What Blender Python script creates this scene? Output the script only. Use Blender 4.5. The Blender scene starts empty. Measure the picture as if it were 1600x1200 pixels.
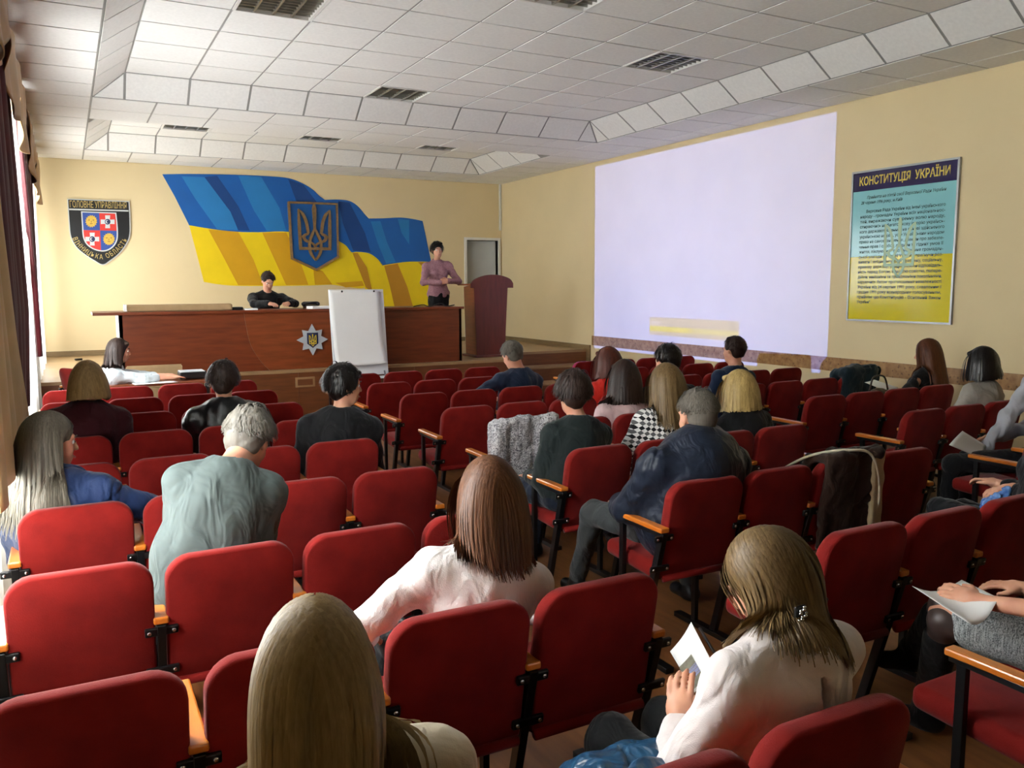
import bpy, bmesh, math, random
import numpy as np
from mathutils import Vector, Matrix
from mathutils.geometry import tessellate_polygon

# ------------------------------------------------------------------ camera, world, lights
scene = bpy.context.scene
COL = scene.collection
CAM_H = 1.75
F_PX = 1302.8
RIGHT_AX = (0.8837, 0.0546, -0.4648)   # filled below from the two vanishing points
_c = np.array([800., 600.])
def _ray(u, v): return np.array([u - _c[0], -(v - _c[1]), -F_PX])
_Y = _ray(100., 450.); _Y /= np.linalg.norm(_Y)
_X = _ray(3260., 435.); _X -= _Y * np.dot(_X, _Y); _X /= np.linalg.norm(_X)
_Z = np.cross(_X, _Y)
CAM_R = np.array([_X, _Y, _Z])          # camera axes -> world axes
def at(u, v, axis, val):
    """photo pixel -> point on the plane axis=val"""
    d = CAM_R @ _ray(u, v); o = np.array([0., 0., CAM_H]); i = 'xyz'.index(axis)
    return o + d * ((val - o[i]) / d[i])

cam_d = bpy.data.cameras.new('camera'); cam = bpy.data.objects.new('camera', cam_d)
COL.objects.link(cam)
cam_d.sensor_fit = 'HORIZONTAL'; cam_d.sensor_width = 36.0
cam_d.lens = F_PX / 1600. * 36.0
cam_d.clip_start = 0.05; cam_d.clip_end = 100
cam.matrix_world = Matrix.Translation((0, 0, CAM_H)) @ Matrix(CAM_R.tolist()).to_4x4()
scene.camera = cam

world = bpy.data.worlds.new('world'); scene.world = world
world.use_nodes = True
_bg = world.node_tree.nodes['Background']
_bg.inputs[0].default_value = (0.80, 0.90, 1.0, 1); _bg.inputs[1].default_value = 2.0

scene.view_settings.view_transform = 'Standard'
scene.view_settings.look = 'None'
scene.view_settings.gamma = 1.0
scene.view_settings.use_curve_mapping = False
scene.view_settings.exposure = 0.62
scene.cycles.max_bounces = 7
scene.cycles.diffuse_bounces = 4
scene.cycles.caustics_reflective = False
scene.cycles.caustics_refractive = False
scene.cycles.sample_clamp_indirect = 6.0

XL, XR, YB, YF, ZC, ZS = -0.62, 7.87, 15.2, -3.6, 3.78, 0.66   # left/right wall, back, rear, ceiling, stage height
WINDOWS = [(2.4, 4.8), (7.0, 9.8), (11.8, 14.4)]     # y ranges of the windows in the left wall
WZ0, WZ1 = 0.85, 3.15
for (y0, y1), watt in zip(WINDOWS, (540, 310, 190)):
    ld = bpy.data.lights.new('window_daylight', 'AREA'); ld.shape = 'RECTANGLE'
    ld.size = WZ1 - WZ0; ld.size_y = y1 - y0; ld.energy = watt; ld.color = (0.93, 0.97, 1.0)
    lo = bpy.data.objects.new('window_daylight', ld); COL.objects.link(lo)
    lo.location = (XL - 0.16, (y0 + y1) / 2, (WZ0 + WZ1) / 2)
    lo.rotation_euler = (0, -math.pi / 2, 0)

# ------------------------------------------------------------------ materials
def lin(c):
    if isinstance(c, str):
        c = [int(c[i:i + 2], 16) / 255 for i in (0, 2, 4)]
    return tuple((x / 12.92 if x <= 0.04045 else ((x + 0.055) / 1.055) ** 2.4) for x in c)
def mat(name, col, rough=0.6, var=0.08, vscale=6.0, bump=0.0, bscale=120.0, metal=0.0, sheen=0.0, spec=0.5,
        stretch=None, col2=None, coat=0.0, detail=4.0, bdist=0.004, fold=0.0):
    """procedural Principled material: noise-varied colour + noise bump, object coordinates"""
    m = bpy.data.materials.new(name); m.use_nodes = True
    nt = m.node_tree; b = nt.nodes['Principled BSDF']
    c1 = lin(col); c2 = lin(col2) if col2 else tuple(x * (1 - var * 2.2) for x in c1)
    tc = nt.nodes.new('ShaderNodeTexCoord'); mp = nt.nodes.new('ShaderNodeMapping')
    if stretch: mp.inputs['Scale'].default_value = stretch
    nt.links.new(tc.outputs['Object'], mp.inputs['Vector'])
    nz = nt.nodes.new('ShaderNodeTexNoise'); nz.inputs['Scale'].default_value = vscale; nz.inputs['Detail'].default_value = detail
    nt.links.new(mp.outputs[0], nz.inputs['Vector'])
    rp = nt.nodes.new('ShaderNodeValToRGB')
    rp.color_ramp.elements[0].position = 0.32; rp.color_ramp.elements[0].color = (*c2, 1)
    rp.color_ramp.elements[1].position = 0.68; rp.color_ramp.elements[1].color = (*c1, 1)
    nt.links.new(nz.outputs['Fac'], rp.inputs['Fac']); nt.links.new(rp.outputs[0], b.inputs['Base Color'])
    b.inputs['Roughness'].default_value = rough; b.inputs['Metallic'].default_value = metal
    b.inputs['Specular IOR Level'].default_value = spec
    b.inputs['Sheen Weight'].default_value = sheen
    b.inputs['Sheen Roughness'].default_value = 0.4
    b.inputs['Coat Weight'].default_value = coat
    if bump > 0:
        n2 = nt.nodes.new('ShaderNodeTexNoise'); n2.inputs['Scale'].default_value = bscale; n2.inputs['Detail'].default_value = 3
        nt.links.new(mp.outputs[0], n2.inputs['Vector'])
        bp = nt.nodes.new('ShaderNodeBump'); bp.inputs['Strength'].default_value = bump; bp.inputs['Distance'].default_value = bdist
        nt.links.new(n2.outputs['Fac'], bp.inputs['Height']); nt.links.new(bp.outputs[0], b.inputs['Normal'])
        if fold > 0:      # soft cloth creases
            n3 = nt.nodes.new('ShaderNodeTexNoise'); n3.inputs['Scale'].default_value = 11; n3.inputs['Detail'].default_value = 2; n3.inputs['Distortion'].default_value = 1.2
            m3 = nt.nodes.new('ShaderNodeMapping'); m3.inputs['Scale'].default_value = (1.0, 1.0, .55); m3.inputs['Rotation'].default_value = (.3, .5, 0); nt.links.new(tc.outputs['Object'], m3.inputs[0]); nt.links.new(m3.outputs[0], n3.inputs['Vector'])
            b3 = nt.nodes.new('ShaderNodeBump'); b3.inputs['Strength'].default_value = fold; b3.inputs['Distance'].default_value = .03
            nt.links.new(n3.outputs['Fac'], b3.inputs['Height']); nt.links.new(b3.outputs[0], bp.inputs['Normal'])
    return m

M = {}
M['wall'] = mat('wall_plaster', 'e9d5a8', 0.85, 0.02, 1.5, 0.15, 90)
M['white_paint'] = mat('white_paint', 'e8e6e0', 0.6, 0.02)
M['tile'] = mat('ceiling_tile', 'efeeea', 0.9, 0.03, 30, 0.25, 220)
M['tbar'] = mat('ceiling_grid', '94938f', 0.5, 0.02)
M['floor'] = mat('floor_boards', '8a5a34', 0.33, 0.12, 3.0, 0.05, 60, stretch=(6, 0.6, 1), col2='6d4326')
M['stagefloor'] = mat('stage_linoleum', 'b3946a', 0.4, 0.08, 4, 0.03, 60)
M['wood'] = mat('desk_veneer', '7b3a1d', 0.35, 0.1, 3.0, 0.02, 80, stretch=(1, 1, 9), col2='652c15', coat=0.15)
M['wood2'] = mat('desk_veneer_light', '8a4524', 0.35, 0.1, 3.0, 0.02, 80, stretch=(1, 1, 9), col2='733718', coat=0.15)
M['stagewood'] = mat('stage_front_panel', '7a4726', 0.4, 0.1, 3.0, 0.02, 80, stretch=(1, 1, 9), col2='663a1e')
M['mahog'] = mat('lectern_veneer', '6e2c22', 0.4, 0.1, 3.0, 0.02, 80, stretch=(7, 7, 1), col2='5c231b', coat=0.1)
M['edge'] = mat('stage_edge_strip', 'a3805a', 0.5, 0.06)
M['skirting'] = mat('skirting_wood', '8d7550', 0.5, 0.08, stretch=(1, 1, 8))
M['red'] = mat('chair_upholstery', '841a15', 0.85, 0.10, 7, 0.25, 300, sheen=0.12, spec=0.15, col2='6e120f')
M['black_metal'] = mat('black_enamel', '121214', 0.35, 0.05)
M['screw'] = mat('screw_steel', 'd0d0d0', 0.25, 0.02, metal=1.0)
M['arm'] = mat('armrest_lacquer', 'd07a2a', 0.28, 0.10, 4, 0.02, 60, stretch=(8, 1, 8), col2='b86018', coat=0.4)
M['paper'] = mat('white_paper', 'f3f3f1', 0.7, 0.01)
M['cardboard'] = mat('cardboard', 'a88a63', 0.8, 0.06, 12)
M['black_plastic'] = mat('black_plastic', '151517', 0.35, 0.05)
M['chrome'] = mat('bright_metal', 'd8d8d6', 0.18, 0.02, metal=1.0)
M['louvre'] = mat('lamp_louvre', 'b9b7ad', 0.3, 0.03, metal=0.9)
M['louvre_dark'] = mat('lamp_housing', '3a352e', 0.6, 0.05)
M['tube'] = mat('unlit_tube', 'dddcd6', 0.3, 0.02)
M['maroon'] = mat('maroon_velvet', '54121a', 0.8, 0.12, 5, 0.2, 200, sheen=0.3, spec=0.2)
M['gold'] = mat('gold_satin', 'b98f55', 0.55, 0.10, 5, 0.1, 200, sheen=0.2)
M['grey_alu'] = mat('grey_aluminium', 'a8aaac', 0.35, 0.03, metal=0.6)
M['flipwhite'] = mat('whiteboard', 'e9ebee', 0.35, 0.01)

# ------------------------------------------------------------------ mesh helpers
def mesh_from(name, verts, faces, m=None, smooth=False):
    me = bpy.data.meshes.new(name)
    me.from_pydata([tuple(map(float, v)) for v in verts], [], [tuple(map(int, f)) for f in faces]); me.update()
    if m: me.materials.append(m)
    if smooth: me.polygons.foreach_set('use_smooth', [True] * len(me.polygons))
    return me
def link(name, me, parent=None, loc=None, rot=None):
    o = bpy.data.objects.new(name, me); COL.objects.link(o)
    if parent: o.parent = parent
    if loc is not None: o.location = loc
    if rot is not None: o.rotation_euler = rot
    return o
def tag(o, label, cat, group=None, kind=None):
    if label: o['label'] = label
    if cat: o['category'] = cat
    if group: o['group'] = group
    if kind: o['kind'] = kind
    return o
def thing(name, label, cat, loc=(0, 0, 0), rotz=0.0, group=None):
    o = bpy.data.objects.new(name, None); COL.objects.link(o); o.empty_display_size = 0.1
    o.location = loc; o.rotation_euler = (0, 0, rotz)
    return tag(o, label, cat, group)
def copy_tree(o, parent=None):
    c = o.copy(); COL.objects.link(c); c.parent = parent
    for ch in list(o.children): copy_tree(ch, c)
    return c
class B:
    """bmesh collector"""
    def __init__(s): s.bm = bmesh.new()
    def box(s, lo, hi, bevel=0.0, mtx=None):
        r = bmesh.ops.create_cube(s.bm, size=1.0); vs = r['verts']
        lo = Vector(lo); hi = Vector(hi)
        for v in vs: v.co = Vector(((v.co.x + .5) * (hi.x - lo.x) + lo.x, (v.co.y + .5) * (hi.y - lo.y) + lo.y, (v.co.z + .5) * (hi.z - lo.z) + lo.z))
        if bevel > 0:
            es = list({e for v in vs for e in v.link_edges})
            g = bmesh.ops.bevel(s.bm, geom=es, offset=bevel, segments=2, affect='EDGES', profile=0.5)
            vs = list({v for f in g['faces'] for v in f.verts} | {v for v in vs if v.is_valid})
        if mtx is not None: bmesh.ops.transform(s.bm, matrix=mtx, verts=[v for v in vs if v.is_valid])
        return s
    def cyl(s, a, b, r, r2=None, seg=16):
        a = Vector(a); b = Vector(b); d = b - a
        q = d.to_track_quat('Z', 'Y').to_matrix().to_4x4()
        bmesh.ops.create_cone(s.bm, cap_ends=True, segments=seg, radius1=r, radius2=r if r2 is None else r2, depth=d.length,
                              matrix=Matrix.Translation((a + b) / 2) @ q)
        return s
    def sph(s, c, r, seg=16):
        rr = (r, r, r) if not hasattr(r, '__len__') else r
        bmesh.ops.create_uvsphere(s.bm, u_segments=seg, v_segments=max(6, seg // 2), radius=1.0, matrix=Matrix.Translation(c) @ Matrix.Diagonal((*rr, 1)))
        return s
    def done(s, name, m, parent=None, loc=None, rot=None, smooth=False):
        me = bpy.data.meshes.new(name); s.bm.to_mesh(me); s.bm.free()
        if m: me.materials.append(m)
        if smooth: me.polygons.foreach_set('use_smooth', [True] * len(me.polygons))
        return link(name, me, parent, loc, rot)
def box(name, lo, hi, m, parent=None, bevel=0.0, loc=None, rot=None): return B().box(lo, hi, bevel).done(name, m, parent, loc, rot)
def struct(o, label=None):
    o['kind'] = 'structure'
    if label: o['label'] = label
    return o
def plate(name, pts, depth, m, parent=None, frame=None):
    """polygon (2-D points) extruded to a plate; frame maps (a, b, d) to 3-D"""
    n = len(pts)
    area = sum(pts[i][0] * pts[(i + 1) % n][1] - pts[(i + 1) % n][0] * pts[i][1] for i in range(n))
    if area < 0: pts = pts[::-1]
    tri = tessellate_polygon([[Vector((p[0], p[1], 0)) for p in pts]])
    fr = frame or (lambda a, b, d: (a, b, d))
    vs = [fr(p[0], p[1], depth) for p in pts] + [fr(p[0], p[1], 0) for p in pts]
    fs = [t for t in tri] + [tuple(i + n for i in t[::-1]) for t in tri] + [(i, i + n, (i + 1) % n + n, (i + 1) % n) for i in range(n)]
    me = mesh_from(name, vs, fs, m)
    bm = bmesh.new(); bm.from_mesh(me); bmesh.ops.recalc_face_normals(bm, faces=bm.faces); bm.to_mesh(me); bm.free()
    return link(name, me, parent)
def stroke(pts, w, closed=False):
    """2-D polyline -> list of outline points of a ribbon (w: width or widths)"""
    P = np.array(pts, float); n = len(P)
    ws = np.full(n, w) if np.isscalar(w) else np.array(w, float)
    T = np.gradient(P, axis=0); T /= np.linalg.norm(T, axis=1)[:, None] + 1e-9
    N = np.stack([-T[:, 1], T[:, 0]], 1)
    return [tuple(x) for x in (P + N * ws[:, None] / 2)] + [tuple(x) for x in (P - N * ws[:, None] / 2)[::-1]]
def smooth_pts(pts, n=6):
    """Catmull-Rom through the points"""
    P = [np.array(p, float) for p in pts]; out = []
    for i in range(len(P) - 1):
        a = P[max(i - 1, 0)]; b = P[i]; c = P[i + 1]; d = P[min(i + 2, len(P) - 1)]
        for k in range(n):
            t = k / n
            out.append(0.5 * ((2 * b) + (-a + c) * t + (2 * a - 5 * b + 4 * c - d) * t * t + (-a + 3 * b - 3 * c + d) * t ** 3))
    out.append(P[-1]); return [tuple(x) for x in out]
def tube(name, pts, r, m, parent=None, seg=8):
    P = np.array(pts, float); n = len(P); rs = np.full(n, r) if np.isscalar(r) else np.array(r, float)
    T = np.gradient(P, axis=0); T /= np.linalg.norm(T, axis=1)[:, None] + 1e-9
    up = np.array([0, 0, 1.0]); vs = []
    for i in range(n):
        a = np.cross(T[i], up)
        if np.linalg.norm(a) < 1e-3: a = np.cross(T[i], [0, 1.0, 0])
        a /= np.linalg.norm(a); b = np.cross(T[i], a)
        for k in range(seg):
            t = 2 * math.pi * k / seg; vs.append(P[i] + rs[i] * (a * math.cos(t) + b * math.sin(t)))
    fs = [(i * seg + k, i * seg + (k + 1) % seg, (i + 1) * seg + (k + 1) % seg, (i + 1) * seg + k) for i in range(n - 1) for k in range(seg)]
    fs += [tuple(range(seg))[::-1], tuple((n - 1) * seg + k for k in range(seg))]
    return link(name, mesh_from(name, vs, fs, m, True), parent)
def text_mesh(body, size, bold=0.0, shear=0.0, align='CENTER', width=None):
    """text in the default font -> (verts, faces) in the x-y plane"""
    cu = bpy.data.curves.new('t', 'FONT'); cu.body = body; cu.size = size; cu.align_x = align; cu.align_y = 'CENTER'
    cu.offset = bold; cu.shear = shear; cu.resolution_u = 2; cu.fill_mode = 'FRONT'
    o = bpy.data.objects.new('t', cu); COL.objects.link(o)
    bpy.context.view_layer.update()
    me = o.evaluated_get(bpy.context.evaluated_depsgraph_get()).to_mesh()
    vs = np.array([v.co[:] for v in me.vertices]) if len(me.vertices) else np.zeros((0, 3))
    fs = [tuple(p.vertices) for p in me.polygons]
    bpy.data.objects.remove(o); bpy.data.curves.remove(cu)
    if width and len(vs):
        x0, x1 = vs[:, 0].min(), vs[:, 0].max(); vs[:, 0] = (vs[:, 0] - (x0 + x1) / 2) * width / (x1 - x0)
    return vs, fs
def text_obj(name, items, m, parent, frame):
    """items: list of (verts2d, faces) already placed in the plane; one mesh of flat lettering"""
    V = []; Fa = []
    for vs, fs in items:
        o = len(V); V += [frame(v[0], v[1], 0) for v in vs]; Fa += [tuple(i + o for i in f) for f in fs]
    o = link(name, mesh_from(name, V, Fa, m), parent); return o
# ------------------------------------------------------------------ room shell
def in_view(P, mu=120, mv=120):
    d = CAM_R.T @ (np.array(P, float) - np.array([0, 0, CAM_H]))
    if d[2] > -0.3: return False
    u = 800 + F_PX * d[0] / -d[2]; v = 600 - F_PX * d[1] / -d[2]
    return -mu < u < 1600 + mu and -mv < v < 1200 + mv

struct(box('floor', (XL - .2, YF, -0.1), (XR + .2, YB, 0), M['floor']), 'brown painted board floor under the seats')
# back wall with a door notch
DX0, DX1, DZ = 7.09, 7.79, 2.66
wb = plate('wall_back', [(XL - .2, 0), (DX0, 0), (DX0, DZ), (DX1, DZ), (DX1, 0), (XR + .2, 0), (XR + .2, 4.3), (XL - .2, 4.3)], 0.15, M['wall'], None,
           lambda a, b, d: (a, YB + d, b)); struct(wb, 'cream painted wall behind the stage')
struct(box('wall_right', (XR, YF, 0), (XR + .15, YB + .15, 4.3), M['wall']), 'cream painted wall with the projected picture')
struct(box('wall_rear', (XL - .2, YF - .15, 0), (XR + .2, YF, 4.3), M['wall']))
b = B()
b.box((XL - .2, YF, 0), (XL, YB, WZ0)); b.box((XL - .2, YF, WZ1), (XL, YB, 4.3))
ys = [YF] + [v for w_ in WINDOWS for v in w_] + [YB]
for i in range(0, len(ys), 2): b.box((XL - .2, ys[i], WZ0), (XL, ys[i + 1], WZ1))
struct(b.done('wall_left', M['wall']), 'window wall along the left side')
# window frames and panes
gm = bpy.data.materials.new('window_glass'); gm.use_nodes = True
nt = gm.node_tree; nt.nodes.remove(nt.nodes['Principled BSDF'])
tr = nt.nodes.new('ShaderNodeBsdfTransparent'); gl = nt.nodes.new('ShaderNodeBsdfGlossy'); gl.inputs['Roughness'].default_value = 0.05
mx = nt.nodes.new('ShaderNodeMixShader'); mx.inputs[0].default_value = 0.06
nt.links.new(tr.outputs[0], mx.inputs[1]); nt.links.new(gl.outputs[0], mx.inputs[2]); nt.links.new(mx.outputs[0], nt.nodes['Material Output'].inputs[0])
for i, (y0, y1) in enumerate(WINDOWS):
    b = B(); x0, x1 = XL - .13, XL - .07; ym = (y0 + y1) / 2
    for lo, hi in (((x0, y0, WZ0), (x1, y0 + .07, WZ1)), ((x0, y1 - .07, WZ0), (x1, y1, WZ1)), ((x0, y0, WZ0), (x1, y1, WZ0 + .07)),
                   ((x0, y0, WZ1 - .07), (x1, y1, WZ1)), ((x0, ym - .05, WZ0), (x1, ym + .05, WZ1)), ((x0, y0, 2.3), (x1, y1, 2.37))): b.box(lo, hi)
    wf = b.done('window_%d' % (i + 1), M['white_paint']); struct(wf)
    for ya, yb in ((y0 + .07, ym - .05), (ym + .05, y1 - .07)):
        for za, zb in ((WZ0 + .07, 2.3), (2.37, WZ1 - .07)): box('pane', (XL - .103, ya, za), (XL - .097, yb, zb), gm, wf)
    box('window_sill', (XL - .02, y0 - .05, WZ0 - .04), (XL + .14, y1 + .05, WZ0), M['white_paint'], wf)

# stone band along the right wall (marbled)
def stone_mat():
    m = mat('marbled_stone', 'b28a58', 0.35, 0.1, 14, 0.08, 60, col2='8e6238', detail=8)
    nt = m.node_tree; b_ = nt.nodes['Principled BSDF']; src = b_.inputs['Base Color'].links[0].from_socket
    vo = nt.nodes.new('ShaderNodeTexVoronoi'); vo.inputs['Scale'].default_value = 22
    tc = [n for n in nt.nodes if n.type == 'TEX_COORD'][0]
    nt.links.new(tc.outputs['Object'], vo.inputs['Vector'])
    rp = nt.nodes.new('ShaderNodeValToRGB'); rp.color_ramp.elements[0].position = 0.05; rp.color_ramp.elements[0].color = (*lin('6b3f2a'), 1)
    rp.color_ramp.elements[1].position = 0.32; rp.color_ramp.elements[1].color = (1, 1, 1, 1)
    mixn = nt.nodes.new('ShaderNodeMix'); mixn.data_type = 'RGBA'; mixn.blend_type = 'MULTIPLY'; mixn.inputs[0].default_value = 0.75
    nt.links.new(vo.outputs['Distance'], rp.inputs[0]); nt.links.new(src, mixn.inputs[6]); nt.links.new(rp.outputs[0], mixn.inputs[7])
    nt.links.new(mixn.outputs[2], b_.inputs['Base Color']); return m
M['stone'] = stone_mat()
struct(box('trim_1', (XR - .015, YF, 0.745), (XR, 11.85, 0.905), M['stone']), 'marbled stone band along the right wall')

# ceiling: backing with two raised coffers; tiles are pieces on it
T = 0.645
CX0, CX1 = 0.38, 6.86; UX0, UX1 = 0.70, 6.532; HU = 0.23; DS = 0.30
COF = [(-2.66, 10.24), (11.53, 14.10)]
LAMP_CELLS = {False: {(4, 0), (1, 4), (7, 4), (4, 6)}, True: {(1, 1), (4, 1), (7, 1)}}
def coffer_rows(a0, a1, far):
    if far: return [a1, a1 - .65, a1 - 1.30, a0]
    r_ = [a1 - .6425 * m for m in range(0, 22) if a1 - .6425 * m > a0 + .1]
    return r_ + [a0]
vs = []; fs = []
def q(*p):
    o = len(vs); vs.extend(p); fs.append(tuple(range(o, o + len(p))))
xa, xb = XL - .2, XR + .2
q((xa, YF, ZC), (xa, YB, ZC), (CX0, YB, ZC), (CX0, YF, ZC)); q((CX1, YF, ZC), (CX1, YB, ZC), (xb, YB, ZC), (xb, YF, ZC))
yy = [YF, COF[0][0], COF[0][1], COF[1][0], COF[1][1], YB]
for i in (0, 2, 4): q((CX0, yy[i], ZC), (CX0, yy[i + 1], ZC), (CX1, yy[i + 1], ZC), (CX1, yy[i], ZC))
for y0, y1 in COF:
    a0, a1 = y0 + DS, y1 - DS; zu = ZC + HU
    rws = coffer_rows(a0, a1, y0 > 5)
    for k in range(9):
        for m_ in range(len(rws) - 1):
            if (k, m_) in LAMP_CELLS[y0 > 5]: continue
            q((UX0 + .648 * k, rws[m_ + 1], zu), (UX0 + .648 * k, rws[m_], zu), (UX0 + .648 * (k + 1), rws[m_], zu), (UX0 + .648 * (k + 1), rws[m_ + 1], zu))
    q((CX0, y0, ZC), (CX0, y1, ZC), (UX0, a1, zu), (UX0, a0, zu)); q((CX1, y0, ZC), (UX1, a0, zu), (UX1, a1, zu), (CX1, y1, ZC))
    q((CX0, y1, ZC), (CX1, y1, ZC), (UX1, a1, zu), (UX0, a1, zu)); q((CX0, y0, ZC), (UX0, a0, zu), (UX1, a0, zu), (CX1, y0, ZC))
ceil = link('ceiling', mesh_from('ceiling', vs, fs, M['tbar'])); struct(ceil, 'suspended ceiling of white tiles with two raised coffers')
md = ceil.modifiers.new('thick', 'SOLIDIFY'); md.thickness = 0.02; md.offset = 1.0
# make every backing face look down, so the thickness goes up
bm = bmesh.new(); bm.from_mesh(ceil.data)
for f in bm.faces:
    f.normal_update()
    if f.normal.z > 0: f.normal_flip()
bm.to_mesh(ceil.data); bm.free()
md.offset = -1.0
TILE_ME = {}
def flat_tile(x0, x1, y0, y1, z, gap=0.011, drop=0.006):
    if not in_view(((x0 + x1) / 2, (y0 + y1) / 2, z)): return
    w_, h_ = round(x1 - x0, 3), round(y1 - y0, 3)
    if w_ < .06 or h_ < .06: return
    if (w_, h_) not in TILE_ME:
        bb = B().box((-w_ / 2 + gap, -h_ / 2 + gap, -drop), (w_ / 2 - gap, h_ / 2 - gap, 0.002)); me = bpy.data.meshes.new('ceiling_tile'); bb.bm.to_mesh(me); bb.bm.free()
        me.materials.append(M['tile']); TILE_ME[(w_, h_)] = me
    link('ceiling_tile', TILE_ME[(w_, h_)], ceil, ((x0 + x1) / 2, (y0 + y1) / 2, z))
def slope_tile(pts, gap=0.013, drop=0.006):
    P = np.array(pts, float); c = P.mean(0)
    if not in_view(c): return
    n = np.cross(P[1] - P[0], P[2] - P[0]); n /= np.linalg.norm(n)
    if n[2] > 0: n = -n
    k = len(P); Q = []
    for i in range(k):   # inset each corner along its two edges
        e1 = P[(i + 1) % k] - P[i]; e2 = P[i - 1] - P[i]; e1 /= np.linalg.norm(e1); e2 /= np.linalg.norm(e2)
        s_ = max(np.linalg.norm(np.cross(e1, e2)), .3); Q.append(P[i] + (e1 + e2) * gap / s_)
    Q = np.array(Q)
    V = list(Q + n * drop) + list(Q - n * .002)
    F_ = [tuple(range(k)), tuple(range(k, 2 * k))[::-1]] + [(i, i + k, (i + 1) % k + k, (i + 1) % k) for i in range(k)]
    link('slope_tile', mesh_from('slope_tile', V, F_, M['tile']), ceil)
gx = [XL + .0, CX0 - T] + [CX0 + .648 * k for k in range(11)] + [CX1 + T, XR]
gy = [10.24 + .6425 * m for m in range(-21, 8)]; gy = [v for v in gy if YF < v < YB] + [YB]
for i in range(len(gx) - 1):
    for j in range(len(gy) - 1):
        cx, cy = (gx[i] + gx[i + 1]) / 2, (gy[j] + gy[j + 1]) / 2
        if any(CX0 < cx < CX1 and y0 < cy < y1 for y0, y1 in COF): continue
        flat_tile(gx[i], gx[i + 1], gy[j], gy[j + 1], ZC)
LAMPS = []
for ci, (y0, y1) in enumerate(COF):
    a0, a1 = y0 + DS, y1 - DS; zu = ZC + HU
    rows = coffer_rows(a0, a1, ci == 1); lamp_cells = LAMP_CELLS[ci == 1]
    for k in range(9):
        for m in range(len(rows) - 1):
            x0, x1 = UX0 + .648 * k, UX0 + .648 * (k + 1)
            if (k, m) in lamp_cells: LAMPS.append((x0, x1, rows[m + 1], rows[m], zu, ci, k, m))
            else: flat_tile(x0, x1, rows[m + 1], rows[m], zu)
    jx = [UX0 + .648 * k for k in range(10)]
    for k in range(9): slope_tile([(jx[k], a1, zu), (jx[k + 1], a1, zu), (jx[k + 1], y1, ZC), (jx[k], y1, ZC)])
    slope_tile([(UX0, a1, zu), (UX0, y1, ZC), (CX0, y1, ZC)]); slope_tile([(UX1, a1, zu), (CX1, y1, ZC), (UX1, y1, ZC)])
    for m in range(len(rows) - 1):
        ya, yb = rows[m], rows[m + 1]
        slope_tile([(UX0, ya, zu), (CX0, ya, ZC), (CX0, yb, ZC), (UX0, yb, zu)]); slope_tile([(UX1, ya, zu), (UX1, yb, zu), (CX1, yb, ZC), (CX1, ya, ZC)])
    slope_tile([(UX0, a1, zu), (CX0, y1, ZC), (CX0, a1, ZC)]); slope_tile([(UX1, a1, zu), (CX1, a1, ZC), (CX1, y1, ZC)])
# recessed louvre lamps (switched off)
where = {(0, 4, 0): 'at the far end of the near coffer', (0, 1, 4): 'over the left aisle of seats at the top edge', (0, 7, 4): 'nearest the projected picture',
         (0, 4, 6): 'cut by the top edge of the picture, middle', (1, 1, 1): 'leftmost in the stage coffer', (1, 4, 1): 'middle one in the stage coffer', (1, 7, 1): 'rightmost in the stage coffer'}
for x0, x1, y0, y1, zu, ci, k, m in LAMPS:
    r = thing('louvre_lamp', 'unlit square louvred ceiling lamp ' + where[(ci, k, m)], 'ceiling lamp', ((x0 + x1) / 2, (y0 + y1) / 2, zu), 0, 'recessed ceiling lamps')
    hx, hy = (x1 - x0) / 2 - .012, (y1 - y0) / 2 - .012
    bb = B(); bb.box((-hx, -hy, .06), (hx, hy, .075))
    bb.done('housing', M['louvre_dark'], r)
    bb = B()
    for s in (-1, 1): bb.box((-hx, s * hy - .012, -.012), (hx, s * hy + .012, .07)); bb.box((s * hx - .012, -hy, -.012), (s * hx + .012, hy, .07))
    bb.done('rim', M['white_paint'], r)
    for t in range(1, 4):
        xx = -hx + 2 * hx * t / 4; box('louvre_blade', (xx - .008, -hy, -.006), (xx + .008, hy, .05), M['louvre'], r)
    for t in range(1, 9):
        yv = -hy + 2 * hy * t / 9; box('cross_blade', (-hx, yv - .004, .002), (hx, yv + .004, .045), M['louvre'], r)
    for t in range(4):
        xx = -hx + 2 * hx * (t + .5) / 4; B().cyl((xx, -hy + .03, .05), (xx, hy - .03, .05), .012, seg=8).done('tube', M['tube'], r, smooth=True)

# stage
ST_Y, ST_X, ST_Y2 = 11.0, 5.95, 12.0
st = thing('stage', None, None); st['kind'] = 'structure'; st['label'] = 'wooden stage platform with steps at its right end'
plate('platform', [(XL, ST_Y + .02), (ST_X, ST_Y + .02), (ST_X, ST_Y2 + .02), (XR, ST_Y2 + .02), (XR, YB), (XL, YB)], ZS - .005, M['stagefloor'], st)
w1 = (ST_X - XL) / 4
for i in range(4): box('front_panel', (XL + w1 * i + .002, ST_Y, 0), (XL + w1 * (i + 1) - .002, ST_Y + .02, ZS - .03), M['stagewood'], st)
box('front_panel', (ST_X + .002, ST_Y2, 0), (XR - .01, ST_Y2 + .02, ZS - .03), M['stagewood'], st)
box('front_panel', (ST_X - .02, ST_Y, 0), (ST_X, ST_Y2, ZS - .03), M['stagewood'], st)
box('edge_strip', (XL, ST_Y - .012, ZS - .035), (ST_X + .012, ST_Y + .03, ZS + .004), M['edge'], st)
box('edge_strip', (ST_X - .012, ST_Y2 - .012, ZS - .035), (XR - .01, ST_Y2 + .03, ZS + .004), M['edge'], st)
for n_, (ya, zt) in enumerate(((11.62, .44), (11.24, .22))):
    box('step_riser', (ST_X + .005, ya, 0), (XR - .01, ya + .02, zt - .025), M['stagewood'], st)
    box('step_tread', (ST_X + .005, ya - .015, zt - .025), (XR - .01, ya + .40, zt), M['edge'], st)
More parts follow.
